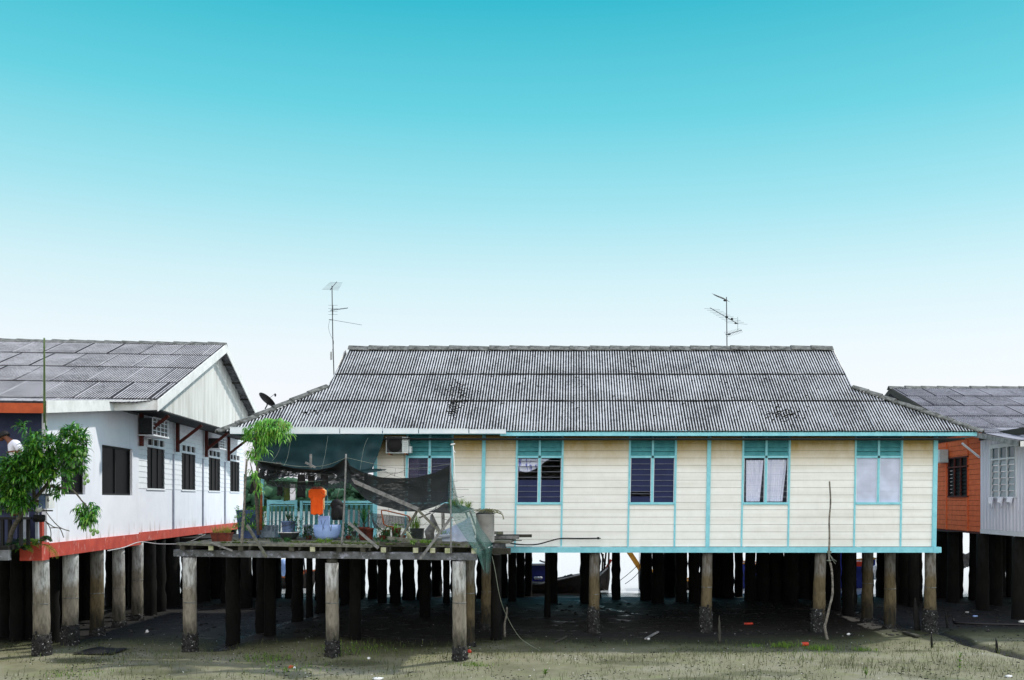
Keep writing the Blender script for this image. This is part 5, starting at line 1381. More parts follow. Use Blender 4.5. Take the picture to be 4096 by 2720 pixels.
# crooked mooring branch in front of the house
pole('branch_pole', [P(3310, 2560, 25.3), P(3300, 2510, 25.3), P(3306, 2480, 25.3), P(3320, 2420, 25.3), P(3330, 2370, 25.4), P(3327, 2280, 25.6), P(3316, 2230, 25.7), P(3318, 2160, 25.8), P(3317, 2080, 25.9), P(3322, 2010, 26), P(3318, 1925, 26)], (.036, .020), 'stick', 'tall crooked branch pole lashed to the turquoise sill beam', 'pole', jit=.14)
m = MB()
for k in range(5): m.lathe(P(3317, 2204+k*2, 25.75), [(.055, -.006), (.06, 0), (.055, .006)], 10, .1)
m.tube([P(3317, 2215, 25.7), P(3330, 2240, 25.65), P(3342, 2256, 25.6)], .007, 5); m.tube([P(3317, 2215, 25.7), P(3332, 2236, 25.65), P(3346, 2246, 25.6)], .007, 5)
m.lathe(P(3315, 2242, 25.65), [(.06, -.012), (.065, 0), (.06, .012)], 10, .15)
tag(m.build('rope_lashing', 'rope'), 'pale rope lashing knotted round the tall branch pole', 'rope')
# ---------------------------------------------------------------- mango tree on the porch
TR = thing('mango_tree', 'dense dark green mango tree with hanging fruit in front of the porch at left', 'tree', P(60, 2180, 21.4))
m = MB()
TB = [([(35, 2178, 21.5), (50, 2120, 21.4), (85, 2060, 21.2), (140, 1995, 20.8), (190, 1935, 20.3), (230, 1880, 20.3), (270, 1800, 20.4)], .055, .02),
      ([(85, 2060, 21.2), (70, 1990, 20.8), (50, 1920, 20.2), (30, 1840, 20.1)], .045, .015), ([(140, 1995, 20.8), (130, 1930, 20.2), (125, 1850, 20.2), (120, 1760, 20.3)], .04, .012),
      ([(185, 1940, 20.3), (235, 1950, 20.2), (280, 1955, 20.2), (305, 1975, 20.2), (325, 2000, 20.2), (348, 2025, 20.2)], .025, .012), ([(70, 1990, 20.8), (20, 1960, 20.3), (-40, 1900, 20.3)], .03, .012)]
for pts, r0, r1 in TB:
    sp = smooth_pts([P(*p) for p in pts], 4); m.tube(sp, [r0+(r1-r0)*i/(len(sp)-1) for i in range(len(sp))], 8, .08)
m.build('trunk', 'bark', TR)
mb = MB(); tw = MB()
CL = [(50, 1905, 105, 62, 170), (165, 1800, 84, 60, 130), (75, 1838, 60, 26, 26), (296, 1765, 54, 50, 84), (300, 1835, 52, 48, 34), (30, 1985, 75, 52, 70), (348, 2050, 40, 44, 40), (92, 1712, 26, 18, 4), (15, 1840, 60, 40, 20), (232, 1918, 54, 40, 18), (190, 1730, 22, 14, 2), (130, 1870, 100, 60, 110), (235, 1965, 38, 22, 6), (90, 2005, 55, 26, 26)]
for (cx, cy, rx, ry, n) in CL:
    for i in range(n):
        while True:
            a, b = U(-1, 1), U(-1, 1)
            if a*a+b*b < 1: break
        hang = cx == 348
        if cx+a*rx < 104 and cy+b*ry < 1826 and cx != 92: continue
        y = 20.4+U(-.5, .45)
        c = P(cx+a*rx, cy+b*ry, y)
        ax = Vector((a*.7+U(-.4, .4), U(-1, .1), -.7 if hang else -b*.8+U(-.1, .6)))
        whorl(mb, c, ax, R.randint(7, 11), .20, .040, U(.8, 1.6), .9 if not hang else 1.2)
mb.build('crown', 'leaf_mango', TR)
for (px, py) in ((306, 1816), (300, 1836), (282, 1858), (293, 1867), (340, 1817), (346, 1901), (339, 1933), (352, 1924), (339, 1912), (341, 2094), (334, 2110), (363, 2121), (377, 2122), (390, 2128), (373, 2136)):
    c = P(px, py, 19.95); m = MB(); m.blob(c, .034, .034, .045, .02, 10, 7); m.tube([c+Vector((0, 0, .04)), c+Vector((.01, .02, .16))], .003, 4, cap=False); m.build('mango', 'mango', TR)
# bare twigs under the shelf
m = MB()
for pts in (((185, 2048), (205, 2075), (240, 2110), (278, 2124)), ((182, 2085), (197, 2105), (204, 2130), (203, 2155)), ((182, 2085), (215, 2108), (240, 2115), (255, 2150)), ((200, 2112), (225, 2111), (245, 2114))):
    m.tube(smooth_pts([P(x, y, 21.9) for x, y in pts]), .010, 5, .1)
tag(m.build('dead_branch', 'bark'), 'bare dark forked branch sticking out right of the porch shelf', 'branch')
# leafy tree beside the verandah
T2 = thing('leafy_tree', 'slim tree with a drooping bright green crown against the gutter', 'tree', P(1036, 2140, 24.9)); m = MB()
for pts, r0, r1 in (([(1036, 2140, 24.9), (1030, 2050, 24.9), (1024, 1960, 24.9), (1030, 1880, 24.9), (1022, 1800, 24.9), (1030, 1730, 24.8), (1060, 1695, 24.7)], .055, .02), ([(1024, 1960, 24.9), (1008, 1880, 24.9), (1000, 1850, 24.9)], .02, .008), ([(1030, 1730, 24.8), (1090, 1690, 24.6), (1140, 1690, 24.6)], .02, .008)):
    sp = smooth_pts([P(*p) for p in pts], 4); m.tube(sp, [r0+(r1-r0)*i/(len(sp)-1) for i in range(len(sp))], 8, .1)
m.build('trunk', 'bark', T2)
m = MB(); m.tube([P(1043, 2120, 24.8), P(1046, 1985, 24.8), P(1040, 1930, 24.8)], [.035, .03, .01], 7, .1); m.build('trunk', 'rust', T2)
mb = MB()
for (cx, cy, rx, ry, n) in ((1090, 1700, 66, 30, 64), (1040, 1735, 48, 44, 44), (1125, 1730, 34, 26, 14), (1010, 1730, 32, 34, 12), (1015, 1812, 26, 22, 10), (1050, 1800, 18, 26, 8), (1012, 1900, 22, 22, 8), (1030, 1950, 18, 20, 5)):
    for i in range(n):
        while True:
            a, b = U(-1, 1), U(-1, 1)
            if a*a+b*b < 1: break
        c = P(cx+a*rx, cy+b*ry, 24.85+U(-.4, .25)); whorl(mb, c, (a*.6, U(-1, .1), -.3), R.randint(5, 8), .23, .034, U(.6, 1.3), 1.3)
mb.build('crown', 'leaf_bright', T2)
# ferns and shelf at the porch corner
def fern(c, n, L, mat, parent, droop=1.2, d0=None):
    mb = MB()
    for i in range(n):
        a = U(0, 6.28); d = Vector((math.cos(a), math.sin(a)-.5, U(.3, 1.2))) if d0 is None else Vector(d0)+Vector((U(-.4, .4), U(-.3, .3), U(-.2, .3)))
        p = Vector(c); d.normalize(); k = 13
        s = d.cross(Vector((0, 0, 1))).normalized()
        for j in range(k):
            q_ = p+d*(L/k); w = .075*math.sin(math.pi*(j+1.5)/(k+2))
            for sg in (-1, 1): leaf(mb, p, s*sg+d*.35, w, .022, .2, 3)
            mb.bar(p, q_, .004, .004); p = q_; d = (d+Vector((0, 0, -droop/k*1.6))).normalized()
    return mb.build('fronds', mat, parent)
for (px, py, y, n, lb, mt) in ((100, 2186, 21.95, 18, 'bright fern spreading over the orange beam end at the porch corner', 'leaf_bright'), (140, 2165, 22.0, 16, 'upright fern growing by the red porch post', 'grass_green'), (60, 2178, 21.6, 14, 'dark fern at the left of the porch beam', 'leaf_dark'), (172, 2150, 22.0, 10, 'small dark leafed fern reaching right across the white wall', 'leaf_dark')):
    c = P(px, py, y); t = thing('fern', lb, 'fern', c, 'ferns at the porch corner'); fern(c, n, .34 if px != 172 else .26, mt, t, d0=None if px != 172 else (1, -.2, .4))
    m = MB(); m.blob(c-Vector((0, 0, .03)), .07, .07, .06, .2); m.build('root_ball', 'bark', t)
c = P(160, 2180, 21.95); t = thing('fern', 'yellowing fern frond trailing down over the red beam corner', 'fern', c, 'ferns at the porch corner'); fern(c, 4, .55, 'grass_yellow', t, 1.4, (.7, -.2, .1))
SH = thing('shelf_board', 'dark board shelf under the mango tree with a white basin on it', 'shelf', P(100, 2045, 21.95))
m = MB(); m.bar(P(-10, 2041, 22.0), P(199, 2043, 21.95), .25, .03); m.build('board', 'dark_wood', SH)
m = MB(); m.bar(P(105, 2172, 22.05), P(103, 2048, 22.05), .09, .09); m.build('leg', 'grey_batten', SH); m = MB(); m.bar(P(150, 2172, 22.05), P(148, 2048, 22.05), .06, .06); m.build('leg', 'grey_batten', SH)
c = P(155, 2030, 21.85); m = MB(); rot = Matrix.Rotation(math.radians(-24), 3, 'Y')@Matrix.Rotation(math.radians(28), 3, 'X')
m.lathe(c, [(.05, -.09), (.08, -.085), (.115, .0), (.118, .012), (.105, .012), (.07, -.07)], 20, rot=rot); tag(m.build('basin', 'plastic_white'), 'white plastic basin tilted on the board shelf', 'basin')
c = P(152, 1998, 21.95); m = MB(); m.lathe(c, [(.10, -.01), (.105, 0), (.085, .03), (.07, .07), (.03, .10), (.005, .105)], 16, .01); tag(m.build('bucket_hat', 'plastic_white'), 'white domed plastic cap set on a brown jar above the basin', 'cap')
c = P(154, 2022, 21.98); m = MB(); m.lathe(c, [(.05, 0), (.075, .03), (.08, .08), (.06, .11)], 14); tag(m.build('jar', 'pot_red'), 'brown jar under the white cap on the shelf', 'jar')
m = MB(); m.lathe(P(156, 2088, 21.9), [(.10, 0), (.13, .05), (.12, .14), (.10, .16)], 14, .06, 1.1, .8); tag(m.build('hanging_basket', 'black'), 'black hanging pot below the shelf board', 'hanging pot')
# meter box with a number on the wall corner
v0b = -.30; c = P(182, 2035, 21.9)
BX = thing('meter_box', 'grey meter box with a white side marked 6 at the corner of the white house', 'meter box', c)
m = MB(); a = P(165, 2034, 21.9); b = P(186, 1980, 21.9); m.box(a.x, 21.8, a.z, b.x, 22.15, b.z); m.build('box_body', 'pot_blue', BX)
a2 = P(187, 2033, 21.9); b2 = P(200, 1984, 21.9); m = MB(); m.box(a2.x, 21.85, a2.z, b2.x, 22.1, b2.z); m.build('side_panel', 'fascia_white', BX)
m = MB(); m.box(a.x-.02, 21.78, b.z+.002, b2.x+.01, 22.15, b.z+.03); m.build('lid', 'metal_dark', BX)
fc = bpy.data.curves.new('digit', 'FONT'); fc.body = '6'; fc.size = .115; fc.extrude = .002; fc.align_x = 'CENTER'
fo = bpy.data.objects.new('digit_tmp', fc); COL.objects.link(fo)
dg = bpy.context.evaluated_depsgraph_get(); me = bpy.data.meshes.new_from_object(fo.evaluated_get(dg)); bpy.data.objects.remove(fo)
me.materials.clear(); me.materials.append(MATS['black']); o = bpy.data.objects.new('number', me); COL.objects.link(o); o.parent = BX
o.location = P(193, 2006, 21.845)-BX.location; o.rotation_euler = (math.pi/2, 0, 0)
# green bamboo pole
m = MB(); p0 = P(178, 1690, 21.4); p1 = P(177, 1352, 21.4); m.tube([p0, p0.lerp(p1, .3), p0.lerp(p1, .6), p1], [.024, .024, .022, .018], 8, .03)
for k in range(9): m.lathe(p0.lerp(p1, k/9), [(.024, -.008), (.029, 0), (.024, .008)], 8)
tag(m.build('bamboo_pole', 'green_pole'), 'green bamboo pole standing up past the roof of the white house', 'pole')

# ---------------------------------------------------------------- person on the porch, bending into the tree
def skin(name, chains, mat, parent, sub=2):
    vs = []; es = []; rad = []; idx = {}
    for ch in chains:
        last = None
        for (key, p, r) in ch:
            if key in idx: i = idx[key]
            else:
                i = len(vs); idx[key] = i; vs.append(p); rad.append(r)
            if last is not None: es.append((last, i))
            last = i
    me = bpy.data.meshes.new(name); me.from_pydata([Vector(p) for p in vs], es, [])
    o = bpy.data.objects.new(name, me); COL.objects.link(o)
    md = o.modifiers.new('s', 'SKIN'); sv = me.skin_vertices[0].data
    for i, r in enumerate(rad): sv[i].radius = r if isinstance(r, tuple) else (r, r)
    sv[0].use_root = True; md.use_smooth_shade = True
    o.modifiers.new('u', 'SUBSURF').levels = sub
    o.modifiers['u'].render_levels = sub
    dg = bpy.context.evaluated_depsgraph_get(); m2 = bpy.data.meshes.new_from_object(o.evaluated_get(dg))
    bpy.data.objects.remove(o); m2.materials.clear(); m2.materials.append(MATS[mat]); m2.name = name
    for p in m2.polygons: p.use_smooth = True
    o2 = bpy.data.objects.new(name, m2); COL.objects.link(o2); o2.parent = parent; return o2
PY = 21.5
feet = P(72, 0, PY); feet.z = PZ+.62
PR = thing('person', 'person in a white t-shirt with short black hair bending left over the mango tree', 'person', feet)
def rp(px, py, dy=0): return P(px, py, PY+dy)-feet
pel = Vector((.02, .05, .80)); hd = rp(12, 1745); nk = rp(36, 1762); ch_ = rp(60, 1785, .03); sp1 = (pel+ch_)/2+Vector((.03, 0, .03))
shR = rp(68, 1778, -.17); elR = rp(83, 1812, -.20); wrR = rp(55, 1806, -.26); shL = rp(52, 1782, .20); elL = rp(48, 1832, .26); wrL = rp(22, 1850, .1)
body = [[('pel', pel, (.13, .15)), ('sp', sp1, (.11, .14)), ('ch', ch_, (.11, .15)), ('nk', nk, .055), ('hb', hd+Vector((.045, 0, .0)), (.075, .07)), ('hd', hd, (.098, .085)), ('hf', hd+Vector((-.055, 0, -.05)), (.066, .062)), ('chin', hd+Vector((-.065, 0, -.105)), .035)],
        [('hf', hd, .07), ('nose', hd+Vector((-.125, 0, -.045)), .014)],
        [('hd', hd, .1), ('earR', hd+Vector((.01, -.098, -.02)), .02)],
        [('ch', ch_, .1), ('shR', shR, .058), ('elR', elR, .042), ('wrR', wrR, .028), ('paR', wrR+Vector((-.05, 0, .0)), (.036, .02))],
        [('ch', ch_, .1), ('shL', shL, .058), ('elL', elL, .042), ('wrL', wrL, .028), ('paL', wrL+Vector((-.05, 0, -.01)), (.036, .02))]]
for s in ('R', 'L'):
    w = (wrR if s == 'R' else wrL)+Vector((-.05, 0, 0)); base_ = 'pa'+s
    for k, (dy, l) in enumerate(((-.028, .062), (-.010, .072), (.010, .068), (.028, .055))):
        a = w+Vector((-.035, dy, .0)); b = a+Vector((-l*.55, dy*.2, -.008)); c = b+Vector((-l*.35, 0, -.028))
        body.append([(base_, w, .03), ('%sf%da' % (s, k), a, .0095), ('%sf%db' % (s, k), b, .0085), ('%sf%dc' % (s, k), c, .007)])
    a = w+Vector((.0, -.035, -.01)); body.append([(base_, w, .03), (s+'ta', a, .011), (s+'tb', a+Vector((-.035, -.018, -.015)), .009)])
for s, dx, dy in (('r', .05, -.10), ('l', -.02, .10)):
    hip = pel+Vector((0, dy*.9, -.06)); kn = Vector((dx-.06, dy*1.2, .46)); an = Vector((dx, dy*1.3, .08))
    body.append([('pel', pel, .13), (s+'h', hip, .088), (s+'k', kn, .058), (s+'a', an, .038), (s+'t', an+Vector((-.15, 0, -.05)), (.04, .03))])
skin('body', body, 'skin', PR)
g = lambda r: r*1.14
sh = [[('pel', pel+Vector((0, 0, .02)), (.16, .175)), ('sp', sp1, (.135, .17)), ('ch', ch_, (.13, .175)), ('nk', ch_.lerp(nk, .72), (.075, .085))],
      [('ch', ch_, .1), ('shR', shR, .078), ('slR', shR.lerp(elR, .78), .068)], [('ch', ch_, .1), ('shL', shL, .078), ('slL', shL.lerp(elL, .7), .068)]]
skin('t_shirt', sh, 'shirt_white', PR)
tr_ = []
for s, dx, dy in (('r', .05, -.10), ('l', -.02, .10)):
    hip = pel+Vector((0, dy*.9, -.06)); kn = Vector((dx-.06, dy*1.2, .46)); an = Vector((dx, dy*1.3, .10))
    tr_.append([('pel', pel, (.15, .165)), (s+'h', hip, .105), (s+'k', kn, .078), (s+'a', an, .062)])
skin('trousers', tr_, 'trousers', PR)
m = MB(T=lambda p: Vector(p)+feet); rot = Matrix.Rotation(math.radians(-28), 3, 'Y')
m.lathe(hd+Vector((.022, 0, .012)), [(.118, -.03), (.122, .0), (.116, .035), (.098, .068), (.062, .094), (.02, .105), (.002, .107)], 22, .02, 1, .86, rot); m.build('hair', 'hair', PR)
BN = thing('wooden_bench', 'low wooden bench on the porch hidden behind the mango tree', 'bench', feet-Vector((0, 0, .62)))
m = MB(); m.box(feet.x-.3, PY-.2, PZ+.56, feet.x+.2, PY+.2, PZ+.61); m.build('seat', 'black', BN)
for sx in (-.28, .12):
    for sy in (-.18, .1): m = MB(); m.box(feet.x+sx, PY+sy, PZ+.002, feet.x+sx+.06, PY+sy+.06, PZ+.559); m.build('leg', 'black', BN)


# ---------------------------------------------------------------- aerials and dish
def yagi(mb, a, b, n, half, r=.004, el=None):
    a = Vector(a); b = Vector(b); mb.tube([a, b], .010, 5); e = Vector(el).normalized()
    for i in range(n):
        p = a.lerp(b, (i+.3)/n); h = half*(1-.25*i/n); mb.tube([p-e*h, p+e*h], r, 4, cap=False)
A1 = thing('tv_aerial', 'tall thin television aerial mast at the left end of the middle roof', 'aerial', P(1335, 1505, 29.0)); Y = 29.0
m = MB(); m.tube([P(1336, 1508, Y), P(1331, 1340, Y), P(1328, 1143, Y)], .014, 6); m.build('mast', 'metal_dark', A1)
m = MB(); yagi(m, P(1320, 1160, Y-.2), P(1347, 1127, Y+.3), 7, .24, .0035, (1, 0, -.04)); m.build('top_array', 'metal_dark', A1)
m = MB(); yagi(m, P(1322, 1241, Y), P(1392, 1232, Y), 12, .05, .004, (.2, .6, .6)); 
for y_ in (1221, 1234, 1246, 1258): m.tube([P(1313, y_, Y+.05), P(1350, y_, Y+.05)], .0035, 4)
m.tube([P(1332, 1221, Y+.05), P(1332, 1258, Y+.05)], .005, 4); m.build('middle_array', 'metal_dark', A1)
m = MB(); m.tube([P(1316, 1279, Y), P(1332, 1280, Y), P(1330, 1284, Y)], .012, 5); m.tube([P(1332, 1280, Y), P(1448, 1300, Y)], .005, 4); m.build('long_rod', 'metal_dark', A1)
m = MB(); m.box(P(1322, 0, Y).x, Y-.05, P(0, 1440, Y).z, P(1330, 0, Y).x, Y-.015, P(0, 1408, Y).z); m.build('amplifier_box', 'metal_grey', A1)
m = MB(); m.tube(smooth_pts([P(1318, 1284, Y), P(1314, 1310, Y), P(1322, 1340, Y), P(1333, 1360, Y), P(1334, 1378, Y), P(1328, 1408, Y)]), .004, 4); m.build('cable', 'metal_dark', A1)
A2 = thing('tv_aerial', 'television aerial with three arrays on the ridge at the right of the middle roof', 'aerial', P(2907, 1392, 29.9)); Y = 29.9
m = MB(); m.tube([P(2908, 1396, Y), P(2906, 1188, Y)], .014, 6); m.build('mast', 'metal_dark', A2)
m = MB(); yagi(m, P(2908, 1200, Y), P(2855, 1179, Y-.2), 11, .13, .0035, (.85, .2, -.5)); m.blob(P(2900, 1202, Y-.05), .05, .04, .03); m.build('top_array', 'metal_dark', A2)
m = MB(); yagi(m, P(2953, 1296, Y+.1), P(2840, 1231, Y-.2), 9, .30, .0035, (1, -.1, -.10)); m.blob(P(2907, 1268, Y-.03), .04, .04, .05); m.blob(P(2928, 1276, Y-.03), .04, .03, .04); m.blob(P(2943, 1293, Y-.03), .05, .03, .025)
m.tube([P(2951, 1267, Y), P(2951, 1322, Y)], .005, 4); m.build('middle_array', 'metal_dark', A2)
m = MB(); yagi(m, P(2903, 1339, Y), P(2968, 1320, Y-.1), 12, .10, .0035, (.6, .2, -.75)); m.blob(P(2916, 1337, Y-.05), .05, .04, .025); m.build('lower_array', 'metal_dark', A2)
m = MB(); m.tube([P(2908, 1386, Y), P(2870, 1388, Y), P(2850, 1390, Y)], .002, 4); m.blob(P(2908, 1386, Y-.02), .05, .03, .02); m.build('clamp', 'metal_dark', A2)
DS = thing('satellite_dish', 'black satellite dish seen from below on the left hip of the middle roof', 'satellite dish', P(1062, 1634, 28.4)); Y = 28.4
m = MB(); nrm = Vector((.50, .45, .74)).normalized(); rot = nrm.to_track_quat('Z', 'Y').to_matrix(); c = P(1068, 1600, Y)
prof = [(.001, -.05), (.10, -.044), (.18, -.028), (.25, -.004), (.28, .012), (.285, .012), (.25, .006), (.18, -.018), (.10, -.034), (.001, -.04)]
m.lathe(c, prof, 30, rot=rot); m.build('reflector', 'dish_black', DS)
m = MB(); m.tube([P(1070, 1608, Y+.05), P(1068, 1622, Y+.05), P(1060, 1636, Y+.05)], .018, 7); m.build('mount', 'metal_dark', DS)
m = MB(); m.tube([c-nrm*.02+Vector((.0, 0, 0)), c+nrm*.2+Vector((.1, 0, .04))], .007, 5); m.blob(P(1101, 1580, Y), .03, .03, .05); m.build('feed_arm', 'metal_dark', DS)

# ---------------------------------------------------------------- boats behind the stilts
def boat(name, label, px0, px1, yg0, ygm, yg1, yk, Y, hull, rim, dep=1.3):
    c = P((px0+px1)/2, yk, Y); b = thing(name, label, 'boat', (c.x, Y, -.1))
    x0, x1 = P(px0, 0, Y).x, P(px1, 0, Y).x; n = 16
    zg = lambda u: interp([Vector((0, 0, zy(yg0, Y))), Vector((0, 0, zy(ygm, Y))), Vector((0, 0, zy(yg1, Y)))], u).z
    zk = -.15; m = MB(); secs = []
    for i in range(n+1):
        u = i/n; x = x0+(x1-x0)*u; w = dep*(math.sin(math.pi*min(1, .12+u*.98)))**.6 if u < .98 else .06
        w = dep*(1-(abs(2*u-.8)/1.25)**3)*.9 if u > .4 else dep*.9
        w = max(.05, w); z = zg(u); kz = zk+(.5*(z-zk) if u > .97 else .25*max(0, u-.75))
        secs.append([(x, Y-w*.5, z), (x, Y-w*.42, (z+kz)/2), (x, Y-w*.2, kz), (x, Y+w*.2, kz), (x, Y+w*.42, (z+kz)/2), (x, Y+w*.5, z)])
    vs = [p for s in secs for p in s]; fs = []
    for i in range(n):
        for j in range(5): fs.append((i*6+j, i*6+j+1, i*6+j+7, i*6+j+6))
        fs.append((i*6+5, i*6, i*6+6, i*6+11))
    fs += [(0, 5, 4, 3, 2, 1), tuple(n*6+k for k in range(6))]
    m.add(vs, fs); m.build('hull', hull, b)
    m = MB()
    for j in (0, 5): m.tube([Vector(s[j])+Vector((0, 0, .02)) for s in secs], .035, 5)
    m.build('gunwale', rim, b); return b, zg
b, zg = boat('fishing_boat', 'dark wooden boat with a blue cabin seen between the stilts of the cream house', 1985, 2338, 2322, 2334, 2296, 2375, 38.6, 'boat_hull', 'pale_plank')
m = MB(); a = P(2110, 2322, 38.6); c = P(2186, 2258, 38.6); m.box(a.x, 38.2, a.z, c.x, 39.0, c.z); m.box(a.x+.02, 38.19, a.z+.25, c.x-.02, 38.199, a.z+.28); m.build('cabin', 'plastic_blue', b, bevel=.01)
m = MB(); m.box(a.x-.05, 38.1, c.z+.002, c.x-.03, 39.1, c.z+.07); m.build('cabin_roof', 'plastic_white', b)
m = MB(); m.tube([P(2158, 2242, 38.5), P(2170, 2247, 38.5), P(2188, 2250, 38.5)], .03, 6); m.build('davit', 'metal_dark', b)
for k, px in enumerate((2262, 2275, 2285)):
    m = MB(); m.lathe(P(px, 2312-k*3, 38.3), [(.03, -.05), (.09, -.05), (.11, 0), (.09, .05), (.03, .05)], 12, rot=Matrix.Rotation(1.2, 3, 'X')); m.build('rope_coil', 'metal_dark', b)
for k in range(3): m = MB(); m.blob(P(2142+k*10, 2312, 38.0), .07, .05, .06, .2); m.build('float', 'plastic_white', b)
b, zg = boat('fishing_boat', 'dark prowed boat with a red tip half hidden by the stilts', 2330, 2440, 2330, 2310, 2262, 2375, 40.2, 'boat_hull', 'pale_plank', 1.4)
m = MB(); m.bar(P(2425, 2275, 40.2), P(2444, 2238, 40.2), .12, .10); m.build('bow_tip', 'plastic_red', b)
for (a, c) in (((2404, 2208), (2422, 2260)), ((2412, 2215), (2408, 2300)), ((2425, 2200), (2415, 2300)), ((2436, 2200), (2430, 2370)), ((2418, 2250), (2412, 2380))):
    m = MB(); m.bar(P(*a, 39.9), P(*c, 39.9), .07, .07); m.build('spar', 'boat_hull', b)
b, zg = boat('fishing_boat', 'boat with a yellow raked bow and slack mooring ropes between the stilts', 2556, 2900, 2270, 2320, 2320, 2380, 40.5, 'boat_hull', 'boat_yellow')
m = MB(); m.bar(P(2514, 2204, 40.4), P(2564, 2280, 40.4), .12, .2, (1, 0, .6)); m.build('bow', 'boat_yellow', b)
m = MB(); m.tube(smooth_pts([P(2549, 2262, 40.3), P(2520, 2290, 40.3), P(2470, 2330, 40.3)]), .012, 4); m.tube(smooth_pts([P(2560, 2282, 40.3), P(2535, 2310, 40.3), P(2500, 2336, 40.3)]), .012, 4); m.tube([P(2557, 2200, 40.3), P(2557, 2275, 40.3)], .01, 4); m.build('mooring_rope', 'hose', b)
b, zg = boat('fishing_boat', 'blue boat with a red top rail behind the right hand stilts', 2955, 3500, 2250, 2270, 2235, 2380, 41, 'plastic_blue', 'boat_yellow', 1.8)
m = MB(); a = P(3340, 2300, 40.0); c = P(3372, 2200, 40.0); m.box(a.x, 40, a.z, c.x, 40.9, c.z); m.build('locker', 'plastic_blue', b)
m = MB(); a = P(3420, 2265, 40.0); c = P(3455, 2246, 40.0); m.box(a.x, 39.9, a.z, c.x, 40.9, c.z); m.build('crate', 'plastic_red', b)
m = MB(); m.blob(P(3500, 2290, 40.3), .2, .2, .3, .2); m.build('net_sack', 'plastic_white', b)
b, zg = boat('fishing_boat', 'small boat with an orange rail and looped ropes below the left end of the deck', 1080, 1262, 2300, 2310, 2282, 2370, 41, 'boat_hull', 'rust', 1.2)
m = MB(); m.bar(P(1195, 2288, 40.3), P(1250, 2280, 40.3), .12, .12); m.build('rail', 'orange_fascia', b)
m = MB(); m.tube(smooth_pts([P(1213, 2220, 39.8), P(1222, 2300, 39.8), P(1236, 2350, 39.8), P(1228, 2378, 39.8), P(1214, 2370, 39.8)]), .03, 5); m.tube([P(1240, 2215, 40), P(1244, 2280, 40)], .012, 4); m.build('hanging_rope', 'hose', b)
m = MB(); m.blob(P(1134, 2270, 39.8), .22, .2, .35, .1); m.build('fender', 'tub_blue', b)
m = MB(); m.add([], []); 
tag(drape([P(3846, 2212, 38), P(3862, 2216, 38), P(3884, 2208, 38)], [P(3848, 2278, 38), P(3862, 2270, 38), P(3884, 2262, 38)], 10, 10, .05, .1, 5).build('tarpaulin', 'curtain_white', solid=.02), 'crumpled white tarpaulin glimpsed between the stilts of the orange house', 'tarpaulin')
tag(MB().box(P(4015, 0, 38.2).x, 38.2, .9, P(4066, 0, 38.2).x, 38.9, 1.9).build('barrel_crate', 'plastic_blue', bevel=.03), 'blue crate behind the stilts at the right edge', 'crate')

# ---------------------------------------------------------------- stumps, sticks and litter on the mud
def stump(px, yt, yb, w, label, lean=0, mat='black_wood', n=7):
    y = CH*F/(yb-HY); r = w/2*y/F; m = MB()
    pts = []; rads = []
    for i in range(n+1): f = i/n; pts.append(P(px+lean*f+U(-.1, .1)*w, yb+(yt-yb)*f, y)); rads.append(r*(1-.15*f if f < .6 else .9-1.9*(f-.6)))
    pts[0].z = -.08
    m.tube(pts, [max(.006, q_) for q_ in rads], 8, .12); return tag(m.build('broken_stake', mat), label, 'stake', 'broken stakes in the mud')
stump(2877, 2462, 2572, 12, 'thin grey stake standing in front of the second brown stilt from the right', 0, 'dark_wood'); stump(3668, 2392, 2522, 26, 'tall black pointed stake just left of the corner stilt', -8)
stump(3727, 2535, 2587, 9, 'short black stake in front of the corner stilt', -1); stump(3790, 2445, 2512, 10, 'slim black stake right of the corner stilt', -6)
stump(3988, 2552, 2602, 11, 'stubby black stake near the right edge', -4); stump(2404, 2546, 2564, 8, 'tiny black stub right of the first brown stilt'); 
pole('forked_stick', [P(2020, 2552, 25.7), P(2018, 2500, 25.7), P(2027, 2455, 25.7), P(2027, 2428, 25.7)], (.03, .02), 'stick', 'crooked grey stick standing in the mud beside the hanging rope', 'stick')
def lying(a, b, w, h, mat, label, name='driftwood'):
    p = G(*a); q_ = G(*b); p.z = gz(p.x, p.y)+.03; q_.z = gz(q_.x, q_.y)+.05; m = MB(); m.bar(p, q_, w, h); return tag(m.build(name, mat, bevel=.004), label, 'driftwood' if name == 'driftwood' else 'plank')
lying((3618, 2534), (3672, 2553), .14, .05, 'dark_wood', 'dark plank end lying on the mud left of the corner stilt', 'loose_plank'); lying((2220, 2577), (2267, 2552), .05, .04, 'dark_wood', 'dark stick lying on the mud left of the first brown stilt')
lying((2582, 2558), (2632, 2533), .06, .04, 'pale_plank', 'pale stick lying on the mud between the brown stilts')
m = MB(); pp = [G(3815, 2497), G(3900, 2502), G(4000, 2505), G(4200, 2508)]
for p in pp: p.z = .05
m.tube(smooth_pts(pp), .05, 8); m.tube([pp[0]+Vector((0, 0, 0)), pp[0]+Vector((-.02, 0, .12))], .03, 6); tag(m.build('pipe', 'hose'), 'black pipe lying across the mud at right', 'pipe')
def can(px, py, L, r, mat, ang, label):
    p = G(px, py); p.z = gz(p.x, p.y)+r; t = thing('drink_can', label, 'can', p); m = MB(); rot = Matrix.Rotation(ang, 3, 'Z')@Matrix.Rotation(math.pi/2, 3, 'Y')
    m.lathe(p, [(r*.7, -L/2), (r*.95, -L/2+.008), (r, -L/2+.02), (r, L/2-.02), (r*.95, L/2-.008), (r*.7, L/2)], 14, .03, rot=rot); m.build('can_body', mat, t)
    m = MB(); m.lathe(p+rot@Vector((0, 0, -L/2-.001)), [(r*.72, 0), (r*.7, .004)], 12, rot=rot); m.build('can_end', 'metal_grey', t)
